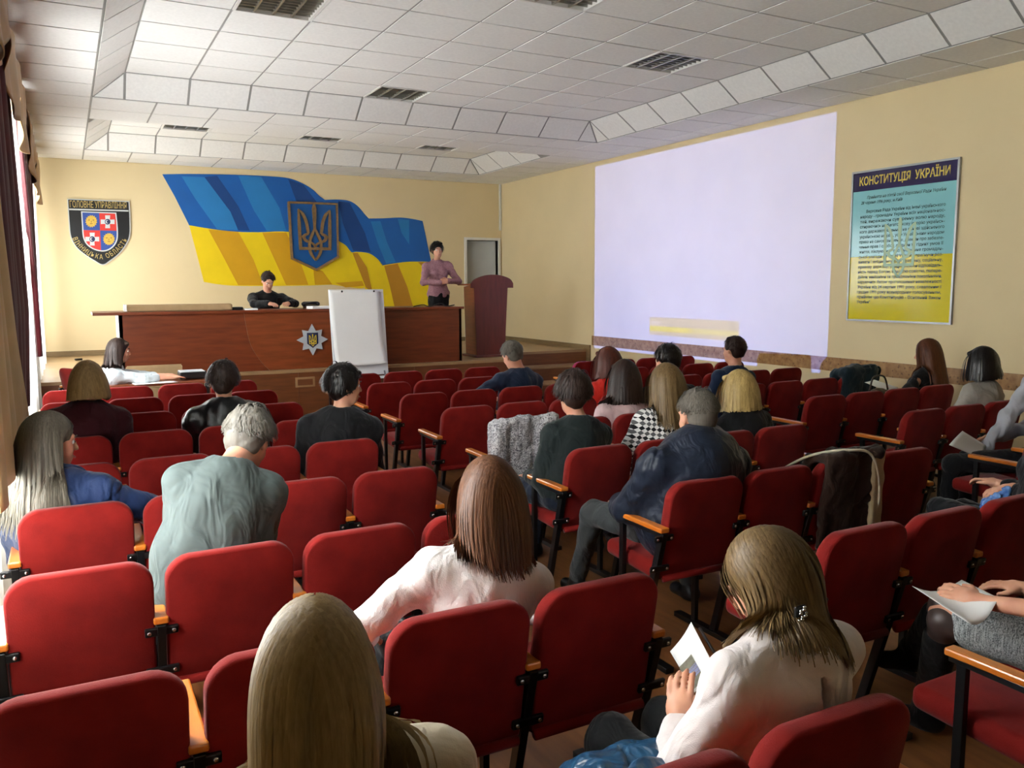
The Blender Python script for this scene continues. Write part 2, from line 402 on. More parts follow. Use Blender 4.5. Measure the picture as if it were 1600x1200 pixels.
g = box('vent_frame', (2.62, ST_Y - .012, .43), (2.88, ST_Y, .56), M['edge'], st)
box('vent_mesh', (2.65, ST_Y - .016, .455), (2.85, ST_Y - .008, .535), M['stagewood'], g)
struct(box('baseboard_back', (XL, YB - .02, ZS), (DX0 - .05, YB, ZS + .08), M['skirting']))
struct(box('baseboard_right', (XR - .02, ST_Y2 + .02, ZS), (XR, YB, ZS + .08), M['skirting']))
struct(box('trim_2', (XR - .03, ST_Y2 - .10, .22), (XR, ST_Y2 + .02, ZS + .08), M['skirting']), 'wooden end strip where the stage meets the right wall')
# door in the back wall
dr = thing('door_1', 'pale grey door standing ajar beside the lectern', None); dr['kind'] = 'structure'
b = B()
b.box((DX0 - .05, YB - .03, ZS), (DX0, YB + .12, DZ + .05)); b.box((DX1, YB - .03, ZS), (DX1 + .05, YB + .12, DZ + .05)); b.box((DX0, YB - .03, DZ), (DX1, YB + .12, DZ + .05))
b.done('door_frame', M['white_paint'], dr)
lf = B().box((-.62, 0, 0), (0, .04, DZ - ZS - .02), .003).done('door_leaf', mat('door_grey', 'b9bdbb', 0.5, 0.02), dr, (DX1 - .03, YB + .04, ZS + .01), (0, 0, math.radians(-14)))
B().cyl((-.56, -.04, 1.0), (-.46, -.04, 1.0), .01).cyl((-.56, -.045, 1.0), (-.56, .0, 1.0), .012).done('handle', M['chrome'], lf, smooth=True)
corr = B(); corr.box((DX0 - .4, YB + 1.2, ZS - .1), (DX1 + .6, YB + 1.25, 3)); corr.box((DX0 - .45, YB + .15, ZS - .1), (DX0 - .4, YB + 1.2, 3)); corr.box((DX1 + .6, YB + .15, ZS - .1), (DX1 + .65, YB + 1.2, 3)); corr.box((DX0 - .4, YB + .1, ZS - .1), (DX1 + .6, YB + 1.2, ZS)); corr.box((DX0 - .4, YB + .15, 2.95), (DX1 + .6, YB + 1.2, 3))
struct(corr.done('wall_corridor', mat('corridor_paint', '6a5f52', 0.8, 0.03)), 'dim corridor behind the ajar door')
tag(box('cable_duct', (XR - .05, YB - .04, 2.86), (XR - .01, YB - .005, ZC - .01), M['white_paint']), 'white vertical cable duct in the corner above the door', 'cable duct')
# ------------------------------------------------------------------ auditorium chairs
def backrest_mesh():
    w_, z0, z1, rt, rb = .212, .40, .862, .075, .03
    pts = []
    for cx, cz, r_, a0 in ((w_ - rt, z1 - rt, rt, 0), (-w_ + rt, z1 - rt, rt, 90), (-w_ + rb, z0 + rb, rb, 180), (w_ - rb, z0 + rb, rb, 270)):
        for k in range(7):
            a = math.radians(a0 + 90 * k / 6); pts.append((cx + r_ * math.cos(a), cz + r_ * math.sin(a)))
    # slightly crowned top edge
    pts = [(x, z + (.012 * (1 - (x / w_) ** 2) if z > .7 else 0)) for x, z in pts]
    n = len(pts); c = (0, .63)
    rings = [(.955, .000), (.985, .004), (1.0, .015), (1.0, .040), (.975, .058), (.92, .070), (.6, .080), (.25, .083)]
    V = []; Fc = []
    V.append((0, 0, .63))
    # rear face pulled flat
    for s_, d in [(.5, -.001)] + rings:
        for x, z in pts: V.append((c[0] + (x - c[0]) * s_, d, c[1] + (z - c[1]) * s_))
    V.append((0, .084, .63))
    R_ = len(rings) + 1
    for k in range(n):
        k2 = (k + 1) % n; Fc.append((0, 1 + k2, 1 + k)[::-1])
        for r_ in range(R_ - 1): Fc.append((1 + r_ * n + k, 1 + r_ * n + k2, 1 + (r_ + 1) * n + k2, 1 + (r_ + 1) * n + k))
        Fc.append((1 + (R_ - 1) * n + k, 1 + (R_ - 1) * n + k2, len(V) - 1))
    # recline: top stays at y=0, bottom forward
    V = [(x, y + (.862 - z) * .19, z) for x, y, z in V]
    me = mesh_from('backrest', V, Fc, M['red'], True)
    bm = bmesh.new(); bm.from_mesh(me); bmesh.ops.recalc_face_normals(bm, faces=bm.faces); bm.to_mesh(me); bm.free(); return me
def rounded_slab(name, w_, d0, d1, z0, z1, r_, m, tilt=0.0):
    b = B().box((-w_, d0, z0), (w_, d1, z1), 0)
    bmesh.ops.bevel(b.bm, geom=list(b.bm.edges), offset=r_, segments=4, affect='EDGES', profile=.5)
    for v in b.bm.verts:
        v.co.z += (v.co.y - d0) * tilt + .012 * (1 - (v.co.x / w_) ** 2) * (v.co.z > (z0 + z1) / 2)
    me = bpy.data.meshes.new(name); b.bm.to_mesh(me); b.bm.free(); me.materials.append(m)
    me.polygons.foreach_set('use_smooth', [True] * len(me.polygons)); return me
def bar_mesh(name, a, b_, wx, wy, m):
    """rectangular bar from a to b"""
    a = Vector(a); b_ = Vector(b_); d = b_ - a; q_ = d.to_track_quat('Z', 'X')
    b = B().box((-wx / 2, -wy / 2, 0), (wx / 2, wy / 2, d.length), .002)
    # keep world x as the bar's width axis
    z = d.normalized(); x = Vector((1, 0, 0)); y = z.cross(x).normalized()
    if abs(z.x) > .9: x = Vector((0, 1, 0)); y = z.cross(x).normalized()
    mt = Matrix((x, y, z)).transposed().to_4x4(); mt.translation = a
    b.bm.transform(mt); me = bpy.data.meshes.new(name); b.bm.to_mesh(me); b.bm.free(); me.materials.append(m); return me
CH = {}
CH['backrest'] = backrest_mesh()
hem = B().cyl((-.2, .083, .408), (.2, .083, .408), .017, seg=10); me = bpy.data.meshes.new('bottom_roll'); hem.bm.to_mesh(me); hem.bm.free(); me.materials.append(M['red']); me.polygons.foreach_set('use_smooth', [True] * len(me.polygons)); CH['bottom_roll'] = me
CH['seat'] = rounded_slab('seat', .208, .13, .55, .375, .455, .032, M['red'], .05)
CH['rear_post'] = bar_mesh('rear_post', (0, .215, .02), (0, .045, .64), .028, .036, M['black_metal'])
CH['front_post'] = bar_mesh('front_post', (0, .36, .02), (0, .36, .625), .024, .030, M['black_metal'])
CH['arm_bar'] = bar_mesh('arm_bar', (0, .04, .625), (0, .40, .632), .026, .02, M['black_metal'])
CH['foot_bar'] = bar_mesh('foot_bar', (0, -.02, .014), (0, .50, .014), .045, .026, M['black_metal'])
b = B().box((-.024, .03, .640), (.024, .41, .664), .006); b.bm.verts.ensure_lookup_table()
me = bpy.data.meshes.new('armrest'); b.bm.to_mesh(me); b.bm.free(); me.materials.append(M['arm']); CH['armrest'] = me
b = B().box((-.052, -.008, -.015), (.052, .006, .015), .004); me = bpy.data.meshes.new('bracket'); b.bm.to_mesh(me); b.bm.free(); me.materials.append(M['black_metal']); CH['bracket'] = me
b = B().sph((0, -.009, 0), (.007, .004, .007), 8); me = bpy.data.meshes.new('screw'); b.bm.to_mesh(me); b.bm.free(); me.materials.append(M['screw']); CH['screw'] = me
PITCH = 0.46
def side_frame(root, x):
    for n_ in ('rear_post', 'front_post', 'arm_bar', 'foot_bar', 'armrest'): link(n_, CH[n_], root, (x, 0, 0))
    for z in (.615, .465):
        bk = link('bracket', CH['bracket'], root, (x, (.862 - z) * .19 - .004, z), (math.radians(10.8), 0, 0))
        for s in (-1, 1): link('screw', CH['screw'], bk, (s * .038, 0, 0))
def chair(loc, rotz, label, group, right=False):
    r = thing('auditorium_chair', label, 'chair', loc, rotz, group)
    for n_ in ('backrest', 'bottom_roll', 'seat'): link(n_, CH[n_], r)
    side_frame(r, -PITCH / 2)
    if right: side_frame(r, PITCH / 2)
    return r
ROW0, ROWD = 1.10, 0.88
def seat_pos(k, blk, i):
    y = ROW0 + ROWD * k
    x = {'L': -0.01, 'M': 2.54, 'R': 5.30}[blk] + PITCH * i + (0 if blk == 'L' else .012 * (y - 2))
    return x, y
ORD = ['first', 'second', 'third', 'fourth', 'fifth', 'sixth', 'seventh', 'eighth', 'ninth']
CHAIRS = {}
def add_chairs():
    who = {('L', 2, 1): 'holding the grey-suited man', ('L', 1, 2): 'holding the woman in white', ('L', 3, 0): 'holding the woman in blue',
           ('M', 2, 0): 'holding the man in the navy padded jacket', ('M', 3, 0): 'holding the woman in the dark blazer'}
    plan = []
    for k in range(0, 9):
        for i in range(4):
            if k > 0 or i > 0: plan.append(('L', k, i))
            if k > 0 or i < 2: plan.append(('M', k, i))
            if k > 3 or (k == 3 and i < 3) or (k == 2 and i < 2): plan.append(('R', k, i))
    for blk, k, i in plan:
        x, y = seat_pos(k, blk, i)
        row = ['nearest', 'second', 'third', 'fourth', 'fifth', 'sixth', 'seventh', 'eighth', 'front'][k]
        side = {'L': 'window', 'M': 'middle', 'R': 'right-hand'}[blk]
        lab = 'red chair, %s seat from the left, %s row%s, %s block' % (ORD[i], row, '' if k in (0, 8) else ' from the camera', side)
        if (blk, k, i) in who: lab = 'red chair ' + who[(blk, k, i)] + ', ' + side + ' block'
        CHAIRS[(blk, k, i)] = chair((x, y, 0), random.Random(k * 31 + i * 7 + ord(blk)).uniform(-.012, .012), lab, 'red seats of the %s block' % side, right=(i == 3))
add_chairs()
# ------------------------------------------------------------------ wall decorations
def paint(name, c, rough=0.55): return mat(name, c, rough, 0.03, 4.0)
BW = lambda a, b, d: (a, YB - .002 - d, b)                       # back-wall frame
def wpx(u, v, y=None): p = at(u, v, 'y', YB if y is None else y); return (p[0], p[2])
def c4(pts): return [wpx(240 + x * .3, 250 + y * .3) for x, y in pts]    # points of the 480x360 study crop
PB1, PB2, PB3 = paint('flag_blue', '1062b4'), paint('flag_blue_light', '2480c4'), paint('flag_blue_deep', '0a4488')
PY1, PY2, PY3 = paint('flag_yellow', 'f8d806'), paint('flag_amber', 'dfa80c'), paint('flag_ochre', 'c98f1c')
fl = thing('flag_mural', 'blue and yellow waving flag painted on the wall behind the stage', 'mural', (0, 0, 0))
def flag(name, pts, m, d, sm=False): return plate(name, c4(pts), d, m, fl, BW)
top1 = smooth_pts([(45, 75), (200, 73), (420, 77), (600, 85), (700, 95), (765, 117), (825, 152), (862, 186), (892, 208)])
mid1 = smooth_pts([(960, 420), (940, 408), (700, 374), (560, 376), (450, 375), (320, 362), (185, 340)])
flag('blue_field', top1 + [(960, 300)] + mid1 + [(110, 190)], PB1, .006)
top2 = smooth_pts([(892, 208), (960, 206), (1020, 214), (1062, 240), (1095, 278), (1120, 305)])
flag('blue_field', top2 + smooth_pts([(1120, 305), (1170, 420), (1195, 548), (1165, 515), (1120, 486), (1060, 478), (1030, 480), (1000, 445), (960, 420)]) + [(930, 300)], PB1, .007)
flag('blue_field', smooth_pts([(1120, 305), (1190, 304), (1280, 300), (1340, 306), (1400, 318)]) + [(1445, 530)] + smooth_pts([(1445, 530), (1370, 529), (1300, 532), (1195, 548)]) + [(1150, 420)], PB1, .008)
bot1 = smooth_pts([(262, 635), (340, 648), (430, 655), (560, 656), (700, 655), (830, 653), (930, 650), (1000, 660), (1085, 668), (1098, 655)])
flag('yellow_field', mid1[::-1][0:1] + smooth_pts([(185, 340), (320, 362), (450, 375), (560, 376), (700, 374), (940, 408), (960, 420), (1000, 445), (1030, 480), (1060, 560), (1098, 655)]) + bot1[::-1] + [(225, 490)], PY1, .006)
flag('yellow_field', smooth_pts([(1030, 480), (1060, 478), (1120, 486), (1165, 515), (1195, 548)]) + [(1225, 650), (1258, 800), (1180, 800), (1100, 668)], PY1, .007)
flag('yellow_field', smooth_pts([(1195, 548), (1300, 532), (1370, 529), (1445, 530)]) + [(1462, 700), (1475, 800), (1258, 800)], PY1, .008)
# tonal folds
for pts in ([(145, 85), (265, 90), (400, 270), (440, 366), (330, 360), (215, 200)], [(440, 82), (560, 88), (655, 250), (690, 368), (590, 370), (520, 260)]): flag('fold_stripe', pts, PB2, .0095)
for pts in ([(265, 90), (330, 82), (440, 240), (500, 368), (440, 366), (400, 270)], [(700, 100), (780, 130), (880, 260), (940, 402), (800, 384), (760, 260)]): flag('fold_stripe', pts, PB3, .009)
for pts in ([(1130, 320), (1180, 318), (1215, 430), (1260, 532), (1210, 540), (1165, 430)], [(1270, 306), (1330, 312), (1330, 440), (1290, 380)]): flag('fold_stripe', pts, PB2, .0105)
for pts in ([(960, 215), (1020, 222), (1100, 380), (1130, 480), (1040, 474), (985, 330)],): flag('fold_stripe', pts, PB3, .0095)
for pts in ([(285, 362), (440, 374), (520, 520), (570, 652), (440, 652), (360, 500)], [(565, 378), (690, 378), (760, 520), (805, 650), (690, 652), (630, 520)], [(830, 560), (880, 580), (930, 648), (840, 650)], [(945, 640), (1085, 630), (1095, 655), (1000, 664)]): flag('fold_stripe', pts, PY2, .0095)
for pts in ([(1035, 484), (1062, 484), (1110, 560), (1140, 690), (1105, 664)], [(1200, 552), (1270, 540), (1320, 660), (1360, 800), (1262, 800), (1228, 650)], [(1375, 532), (1440, 534), (1450, 600)]): flag('fold_stripe', pts, PY3, .0105)

# carved coat of arms (trident on a framed shield)
def trident(name, cx, cz, s, depth, m, parent, frame, base=0.0):
    """the forked emblem from ribbons; unit half-height 1"""
    fr = lambda a, b, d: frame(cx + a * s, cz + b * s, base + d)
    def rib(pts, w_, dd=0.0): plate('trident_bar', stroke(smooth_pts(pts, 5), np.interp(np.linspace(0, 1, (len(pts) - 1) * 5 + 1), np.linspace(0, 1, len(w_)), w_)), depth + dd, m, parent, fr)
    for sg in (-1, 1):
        rib([(sg * .60, .80), (sg * .585, .3), (sg * .575, -.2), (sg * .56, -.66)], [.05, .11, .11, .11], .0005)
        rib([(sg * .61, .80), (sg * .44, .62), (sg * .32, .34), (sg * .27, .05), (sg * .24, -.10)], [.03, .11, .11, .10, .09])
        rib([(sg * .24, -.10), (sg * .38, -.16), (sg * .43, -.24), (sg * .36, -.36), (sg * .20, -.42)], [.09, .10, .12, .10, .09], .001)
        rib([(sg * .42, -.22), (sg * .52, -.22), (sg * .60, -.22)], [.08, .06, .08], .0015)
        rib([(sg * .03, .05), (sg * .10, -.12), (sg * .20, -.36), (sg * .22, -.60), (sg * .17, -.85), (sg * .0, -1.10)], [.06, .10, .10, .10, .10, .07], .002)
        rib([(sg * .20, -.42), (sg * .06, -.50), (sg * .0, -.62), (sg * .0, -.78)], [.08, .08, .07, .05], .0025)
    rib([(-.61, -.66), (-.3, -.66), (0, -.66), (.3, -.66), (.61, -.66)], [.11, .11, .10, .11, .11], .003)
    rib([(0, 1.0), (0, .82), (0, .5), (0, .2), (0, -.02)], [.06, .16, .13, .09, .10], .0035)
EG = mat('aged_bronze', '97794f', 0.45, 0.12, 20, 0.2, 80, metal=0.3)
em = thing('trident_emblem', 'carved bronze trident on a blue framed shield above the desk', 'emblem', (0, 0, 0))
shp = [wpx(430 + x * .11662, 300 + y * .11662) for x, y in [(172, 143), (812, 165), (830, 870), (540, 1042), (215, 890)]]
ctr = np.mean(shp, axis=0); 
plate('shield_board', [tuple(ctr + (np.array(p) - ctr) * .97) for p in shp], .05, paint('emblem_blue', '0b5aa0', .5), em, BW)
for i in range(5):
    a, b_ = np.array(shp[i]), np.array(shp[(i + 1) % 5]); e = (b_ - a) / np.linalg.norm(b_ - a) * .012
    plate('shield_rim', stroke([tuple(a - e), tuple(b_ + e)], .035), .075 + .0006 * i, EG, em, BW)
tc_ = wpx(430 + 510 * .11662, 300 + 560 * .11662)
trident('trident', tc_[0] + .01, tc_[1] + .045, (wpx(487, 325)[1] - wpx(487, 413)[1]) / 2.12, .085, EG, em, BW)

# black shield of the regional office
sh = thing('regional_shield', 'black shield badge with quartered arms and gold lettering on the wall', 'badge', (0, 0, 0))
cs = lambda pts: [wpx(90 + x * .1, 300 + y * .1) for x, y in pts]
BLK, SIL, GLD = paint('badge_black', '17181b', .4), paint('badge_silver', 'cfd3d4', .4), mat('badge_gold', 'c9b06a', .4, .05)
outl = smooth_pts([(1105, 160), (1118, 400), (1118, 650), (1075, 790), (960, 950), (820, 1065), (705, 1130), (580, 1070), (440, 980), (300, 860), (215, 700), (190, 500), (165, 122)])
plate('shield_rim', cs([(x + (x - 650) * .035, y + (y - 620) * .03) for x, y in outl]), .03, SIL, sh, BW)
plate('shield_field', cs(outl), .034, BLK, sh, BW)
plate('divider_line', cs([(178, 262), (1105, 288), (1105, 308), (180, 284)]), .037, SIL, sh, BW)
inner = [(365, 305), (915, 325)] + smooth_pts([(915, 325), (938, 560), (935, 740), (880, 850), (790, 915), (690, 932), (560, 900), (450, 820), (395, 700), (380, 520), (365, 305)])[1:-1]
plate('inner_rim', cs(inner), .038, SIL, sh, BW)
RD, BL = paint('badge_red', 'd8372e'), paint('badge_blue', '2f4f9c')
ins = lambda pts: [(655 + (x - 655) * .93, 610 + (y - 610) * .94) for x, y in pts]
I2 = ins(inner)
def clip(poly, f):      # keep the half where f(x, y) >= 0
    out = []
    for i in range(len(poly)):
        p, q_ = poly[i], poly[(i + 1) % len(poly)]; a, b_ = f(*p), f(*q_)
        if a >= 0: out.append(p)
        if a * b_ < 0: t = a / (a - b_); out.append((p[0] + (q_[0] - p[0]) * t, p[1] + (q_[1] - p[1]) * t))
    return out
vx = lambda x, y: x - (648 + (y - 320) * .05); hy = lambda x, y: y - (598 + (x - 400) * .02)
for sx, sy, m_ in ((-1, -1, BL), (1, -1, RD), (-1, 1, RD), (1, 1, BL)):
    plate('quarter', cs(clip(clip(I2, lambda x, y: sx * vx(x, y)), lambda x, y: sy * hy(x, y))), .041, m_, sh, BW)
for cx, cy in ((525, 460), (800, 738)):
    su = plate('sun_face', cs([(cx + (96 if k % 2 else 78) * math.cos(k * math.pi / 16), cy + (100 if k % 2 else 82) * math.sin(k * math.pi / 16)) for k in range(32)]), .044, mat('sun_gold', 'dcb64e', .4, .08, 30), sh, BW)
    for ex, ey, ew, eh in ((-35, -18, 14, 8), (35, -18, 14, 8), (0, 38, 26, 6), (0, 8, 6, 16)): plate('face_mark', cs([(cx + ex + ew * math.cos(t), cy + ey + eh * math.sin(t)) for t in np.linspace(0, 2 * math.pi, 9)[:-1]]), .0455, paint('face_line', '9a6a28'), su, BW)
for cx, cy in ((780, 468), (540, 738)):
    cr = plate('cross', cs([(cx - 34, cy - 34), (cx - 40, cy - 100), (cx + 40, cy - 100), (cx + 34, cy - 34), (cx + 108, cy - 36), (cx + 108, cy + 36), (cx + 34, cy + 34), (cx + 38, cy + 100), (cx - 38, cy + 100), (cx - 34, cy + 34), (cx - 108, cy + 36), (cx - 108, cy - 36)]), .044, SIL, sh, BW)
    plate('cross_disc', cs([(cx + 44 * math.cos(t), cy + 44 * math.sin(t)) for t in np.linspace(0, 2 * math.pi, 17)[:-1]]), .0455, paint('disc_navy', '1d2c55'), cr, BW)
    plate('crescent', cs([(cx - 8 + 26 * math.cos(t), cy + 26 * math.sin(t)) for t in np.linspace(math.radians(60), math.radians(300), 9)] + [(cx + 4 + 20 * math.cos(t), cy + 20 * math.sin(t)) for t in np.linspace(math.radians(290), math.radians(70), 9)]), .047, SIL, cr, BW)
def place2(vs, ox, oz, rot=0.0, sx=1.0, sz=1.0):
    c_, s_ = math.cos(rot), math.sin(rot); x = vs[:, 0] * sx; z = vs[:, 1] * sz
    return np.stack([ox + x * c_ - z * s_, oz + x * s_ + z * c_], 1)
p0, p1 = np.array(wpx(90 + 19, 300 + 19.8)), np.array(wpx(90 + 107.5, 300 + 22.0)); pm = (p0 + p1) / 2
v_, f_ = text_mesh('ГОЛОВНЕ УПРАВЛІННЯ', .115, .0004, width=float(np.linalg.norm(p1 - p0)))
text_obj('lettering', [(place2(v_, pm[0], pm[1], math.atan2(*(p1 - p0)[::-1]), 1, 1.25), f_)], GLD, sh, lambda a, b_, d: BW(a, b_, .0365))
arc = smooth_pts([(255, 705), (310, 800), (400, 890), (500, 965), (600, 1003), (690, 1020), (790, 995), (900, 930), (1000, 830), (1070, 730)], 10)
AP = np.array(cs(arc)); sl = np.concatenate([[0], np.cumsum(np.linalg.norm(np.diff(AP, axis=0), axis=1))])
word = 'ВІННИЦЬКА ОБЛАСТЬ'; wd = [.62 if ch == 'І' else (.6 if ch == ' ' else 1.0) for ch in word]; cum = np.cumsum([0] + wd); items = []
for ch, a, b_ in zip(word, cum[:-1], cum[1:]):
    if ch == ' ': continue
    s_ = sl[-1] * ((a + b_) / 2) / cum[-1]; x = np.interp(s_, sl, AP[:, 0]); z = np.interp(s_, sl, AP[:, 1])
    x2 = np.interp(min(s_ + .02, sl[-1]), sl, AP[:, 0]) - np.interp(max(s_ - .02, 0), sl, AP[:, 0]); z2 = np.interp(min(s_ + .02, sl[-1]), sl, AP[:, 1]) - np.interp(max(s_ - .02, 0), sl, AP[:, 1])
    v_, f_ = text_mesh(ch, .105, .0006); items.append((place2(v_, x, z, math.atan2(z2, x2), .74, 1.0), f_))
text_obj('lettering', items, GLD, sh, lambda a, b_, d: BW(a, b_, .0365))

# constitution poster on the right wall
RW = lambda a, b_, d: (XR - d, a, b_)                     # a = y along the wall (reading direction is towards -y)
po = thing('constitution_poster', 'framed blue and yellow poster of printed text on the right wall', 'poster', (0, 0, 0))
py0, py1, pz0, pz1 = 6.59, 5.35, 1.36, 2.97               # left edge, right edge, bottom, top
pw = py0 - py1; pz = pz1 - pz0
for lo, hi in (((py1 - .02, pz0 - .02), (py0 + .02, pz0)), ((py1 - .02, pz1), (py0 + .02, pz1 + .02)), ((py1 - .02, pz0), (py1, pz1)), ((py0, pz0), (py0 + .02, pz1))):
    box('frame_strip', (XR - .03, lo[0], lo[1]), (XR, hi[0], hi[1]), M['grey_alu'], po)
zt = pz1 - pz * .125; zm = pz0 + pz * .43
glossy = lambda n_, c: mat(n_, c, .12, .02, 3)
box('sheet_header', (XR - .02, py1, zt), (XR - .002, py0, pz1), glossy('poster_navy', '231a4c'), po)
box('sheet_blue', (XR - .02, py1, zm), (XR - .002, py0, zt), glossy('poster_sky', '8fcfd4'), po)
box('sheet_yellow', (XR - .02, py1, pz0), (XR - .002, py0, zm), glossy('poster_yellow', 'dccb12'), po)
RT = lambda a, b_, d: (XR - .0215 - d, py0 - a, b_)       # text frame: a runs left to right as read
v_, f_ = text_mesh('КОНСТИТУЦІЯ  УКРАЇНИ', .13, .003, width=pw * .87)
hdg = text_obj('heading', [(place2(v_, pw * .5, (pz1 + zt) / 2, 0, 1, .95), f_)], mat('poster_gold', 'd8c04a', .4, .03), po, RT)
ptl = ['Прийнята на п\'ятій сесії Верховної Ради України', '28 червня 1996 року, м.Київ', '', 'Верховна Рада України від імені українського', 'народу - громадян України всіх національнос-', 'тей, виражаючи суверенну волю народу,', 'спираючись на багатовікову історію українсь-', 'кого державотворення і на основі здійсненого', 'українською нацією, усім Українським народом',
       'права на самовизначення, дбаючи про забезпе-', 'чення прав і свобод людини та гідних умов її', 'життя, піклуючись про зміцнення громадян-', 'ської злагоди на землі України, прагнучи роз-', 'вивати і зміцнювати демократичну, соціальну,', 'правову державу, усвідомлюючи відповідаль-', 'ність перед Богом, власною совістю, попере-', 'дніми, нинішніми та прийдешніми поколіннями,', 'керуючись Актом проголошення незалежності', 'України від 24 серпня 1991 року, схваленим 1', 'грудня 1991 року всенародним голосуванням,', 'приймає цю Конституцію - Основний Закон', 'України"']
items = []; zz = zt - .075; lh = (zt - pz0 - .20) / len(ptl)
for i, ln in enumerate(ptl):
    if ln:
        wd_ = pw * (.42 if i == 1 else .14 if i == len(ptl) - 1 else .76 if i in (0, 3) else .82)
        v_, f_ = text_mesh(ln, .044, .0008, .25 if i < 2 else 0.0, width=wd_)
        cx = pw * (.09 + .0) + wd_ / 2 + (pw * .06 if i in (0, 3) else 0); items.append((place2(v_, cx, zz), f_))
    zz -= lh * (.75 if not ln else 1)
hdg['kind'] = 'stuff'; bdy = text_obj('body_text', items, mat('poster_ink', '2c4a4a', .5, .02), po, RT)
trident('watermark_trident', pw * .5, (zm + .10), .30, .0005, mat('poster_watermark', 'a6c7a0', .3, .02), po, lambda a, b_, d: RT(a, b_, d - .0012 * (d > .002)))

# ------------------------------------------------------------------ stage furniture
dk = thing('presidium_desk', 'long dark wooden panel desk on the stage with a star badge', 'desk', (0, 0, 0))
DY = 11.15; DTOP = 1.455
DFR = lambda a, b_, d: (a, DY - d, b_)
box('tabletop', (.28, DY - .06, DTOP - .035), (5.13, DY + .75, DTOP), M['wood'], dk, .004)
box('left_panel', (.56, DY + .0, ZS), (.60, DY + .70, DTOP - .035), M['white_paint'], dk)
box('right_panel', (5.07, DY + .0, ZS), (5.11, DY + .70, DTOP - .035), M['wood'], dk)
cu = smooth_pts([(2.03, DTOP - .035), (2.05, 1.25), (2.10, 1.0), (2.22, .78), (2.33, ZS)])
plate('front_panel', [(.56, DTOP - .035), (.56, ZS)] + [(p[0] - .003, p[1]) for p in cu[::-1]], .02, M['wood'], dk, lambda a, b_, d: DFR(a, b_, d - .02))
plate('front_panel', [(p[0], p[1]) for p in cu] + [(3.95, ZS), (3.95, DTOP - .035)], .026, M['wood2'], dk, lambda a, b_, d: DFR(a, b_, d - .02))
plate('front_panel', [(3.953, DTOP - .035), (3.953, ZS), (5.11, ZS), (5.11, DTOP - .035)], .02, M['wood'], dk, lambda a, b_, d: DFR(a, b_, d - .02))
# police star on the front
sc = (2.90, 1.045); sr = .21
star = plate('star_badge', [(sc[0] + (sr if k % 2 == 0 else sr * .60) * math.sin(k * math.pi / 8) * (1 if k % 4 == 0 or k % 2 else .9), sc[1] + (sr if k % 2 == 0 else sr * .60) * math.cos(k * math.pi / 8) * (1 if k % 4 == 0 or k % 2 else .9)) for k in range(16)], .03, mat('badge_silver_star', 'c4cbd2', .35, .04, metal=.2), dk, lambda a, b_, d: DFR(a, b_, d + .004))
plate('star_shield', [(sc[0] - .075, sc[1] + .095), (sc[0] + .075, sc[1] + .095), (sc[0] + .075, sc[1] - .05), (sc[0], sc[1] - .11), (sc[0] - .075, sc[1] - .05)], .038, paint('star_navy', '1b2450'), star, DFR)
for_tr = thing  # (trident ribbons on the badge go under the star as sub-parts)
trident('star_trident', sc[0], sc[1] + .0, .078, .0415, mat('star_gold', 'e0c23a', .4, .03), star, DFR)

lc = thing('lectern', 'dark red wooden lectern with a curved top board beside the door', 'lectern', (5.80, 11.75, ZS))
body = [(-.29, 1.10), (-.25, .02), (.25, .02), (.29, 1.10)]
plate('front_board', [(-.30, 1.12), (-.26, .03), (.22, .03), (.28, 1.12)], .025, M['mahog'], lc, lambda a, b_, d: (a, -.22 - d + .025, b_))
for s in (-1, 1): plate('side_board', [(-.20, .03), (.22, .03), (.22, 1.08), (-.20, 1.12)], .022, M['mahog'] if s > 0 else M['wood2'], lc, lambda a, b_, d: (s * (.27 if b_ > .5 else .24) - d * s, a, b_))
box('base_board', (-.30, -.26, 0), (.30, .24, .03), M['mahog'], lc, .003)
crest = smooth_pts([(-.37, 1.12), (-.30, 1.19), (-.15, 1.245), (0, 1.262), (.15, 1.25), (.30, 1.20), (.36, 1.13)])
plate('crest_board', crest + [(.36, 1.06), (-.37, 1.06)], .025, M['mahog'], lc, lambda a, b_, d: (a, -.25 - d + .025, b_))
box('reading_top', (-.36, -.22, 1.10), (.34, .26, 1.125), M['wood2'], lc, .003)

fc = thing('flipchart', 'white flipchart with a blank paper pad in front of the desk', 'flipchart', (3.43, 10.72, 0), math.radians(4))
FT = math.radians(6)
tilt = Matrix.Rotation(-FT, 4, 'X')
def ft(lo, hi, name, m, bev=0): return B().box(lo, hi, bev, Matrix.Translation((0, 0, .55)) @ tilt).done(name, m, fc)
ft((-.37, .0, .02), (.40, .025, 1.17), 'board', M['flipwhite'], .006)
ft((-.37, -.02, 1.13), (.38, .0, 1.165), 'clamp_bar', M['white_paint'], .004)
# paper pad: sheet with a curling lower corner
V = []; NX, NZ = 12, 24
for j in range(NZ + 1):
    for i in range(NX + 1):
        u, v = i / NX, j / NZ; x = -.375 + .70 * u + .03 * v * v; z = 1.155 - 1.02 * v + .03 * u * v
        curl = .07 * max(0, v - .75) ** 2 * 16 * (.3 + .7 * abs(u - .35)); V.append((x, -.024 - curl, z))
Fq = [(j * (NX + 1) + i, j * (NX + 1) + i + 1, (j + 1) * (NX + 1) + i + 1, (j + 1) * (NX + 1) + i) for j in range(NZ) for i in range(NX)]
pad = link('paper_pad', mesh_from('paper_pad', V, Fq, M['paper'], True), fc); pad.data.transform(Matrix.Translation((0, 0, .55)) @ tilt)
sm_ = pad.modifiers.new('t', 'SOLIDIFY'); sm_.thickness = .006
for x in (-.20, .25): B().cyl((x, -.035, 1.14), (x, -.02, 1.14), .013, seg=12).done('clamp_knob', M['black_plastic'], fc).data.transform(Matrix.Translation((0, 0, .55)) @ tilt)
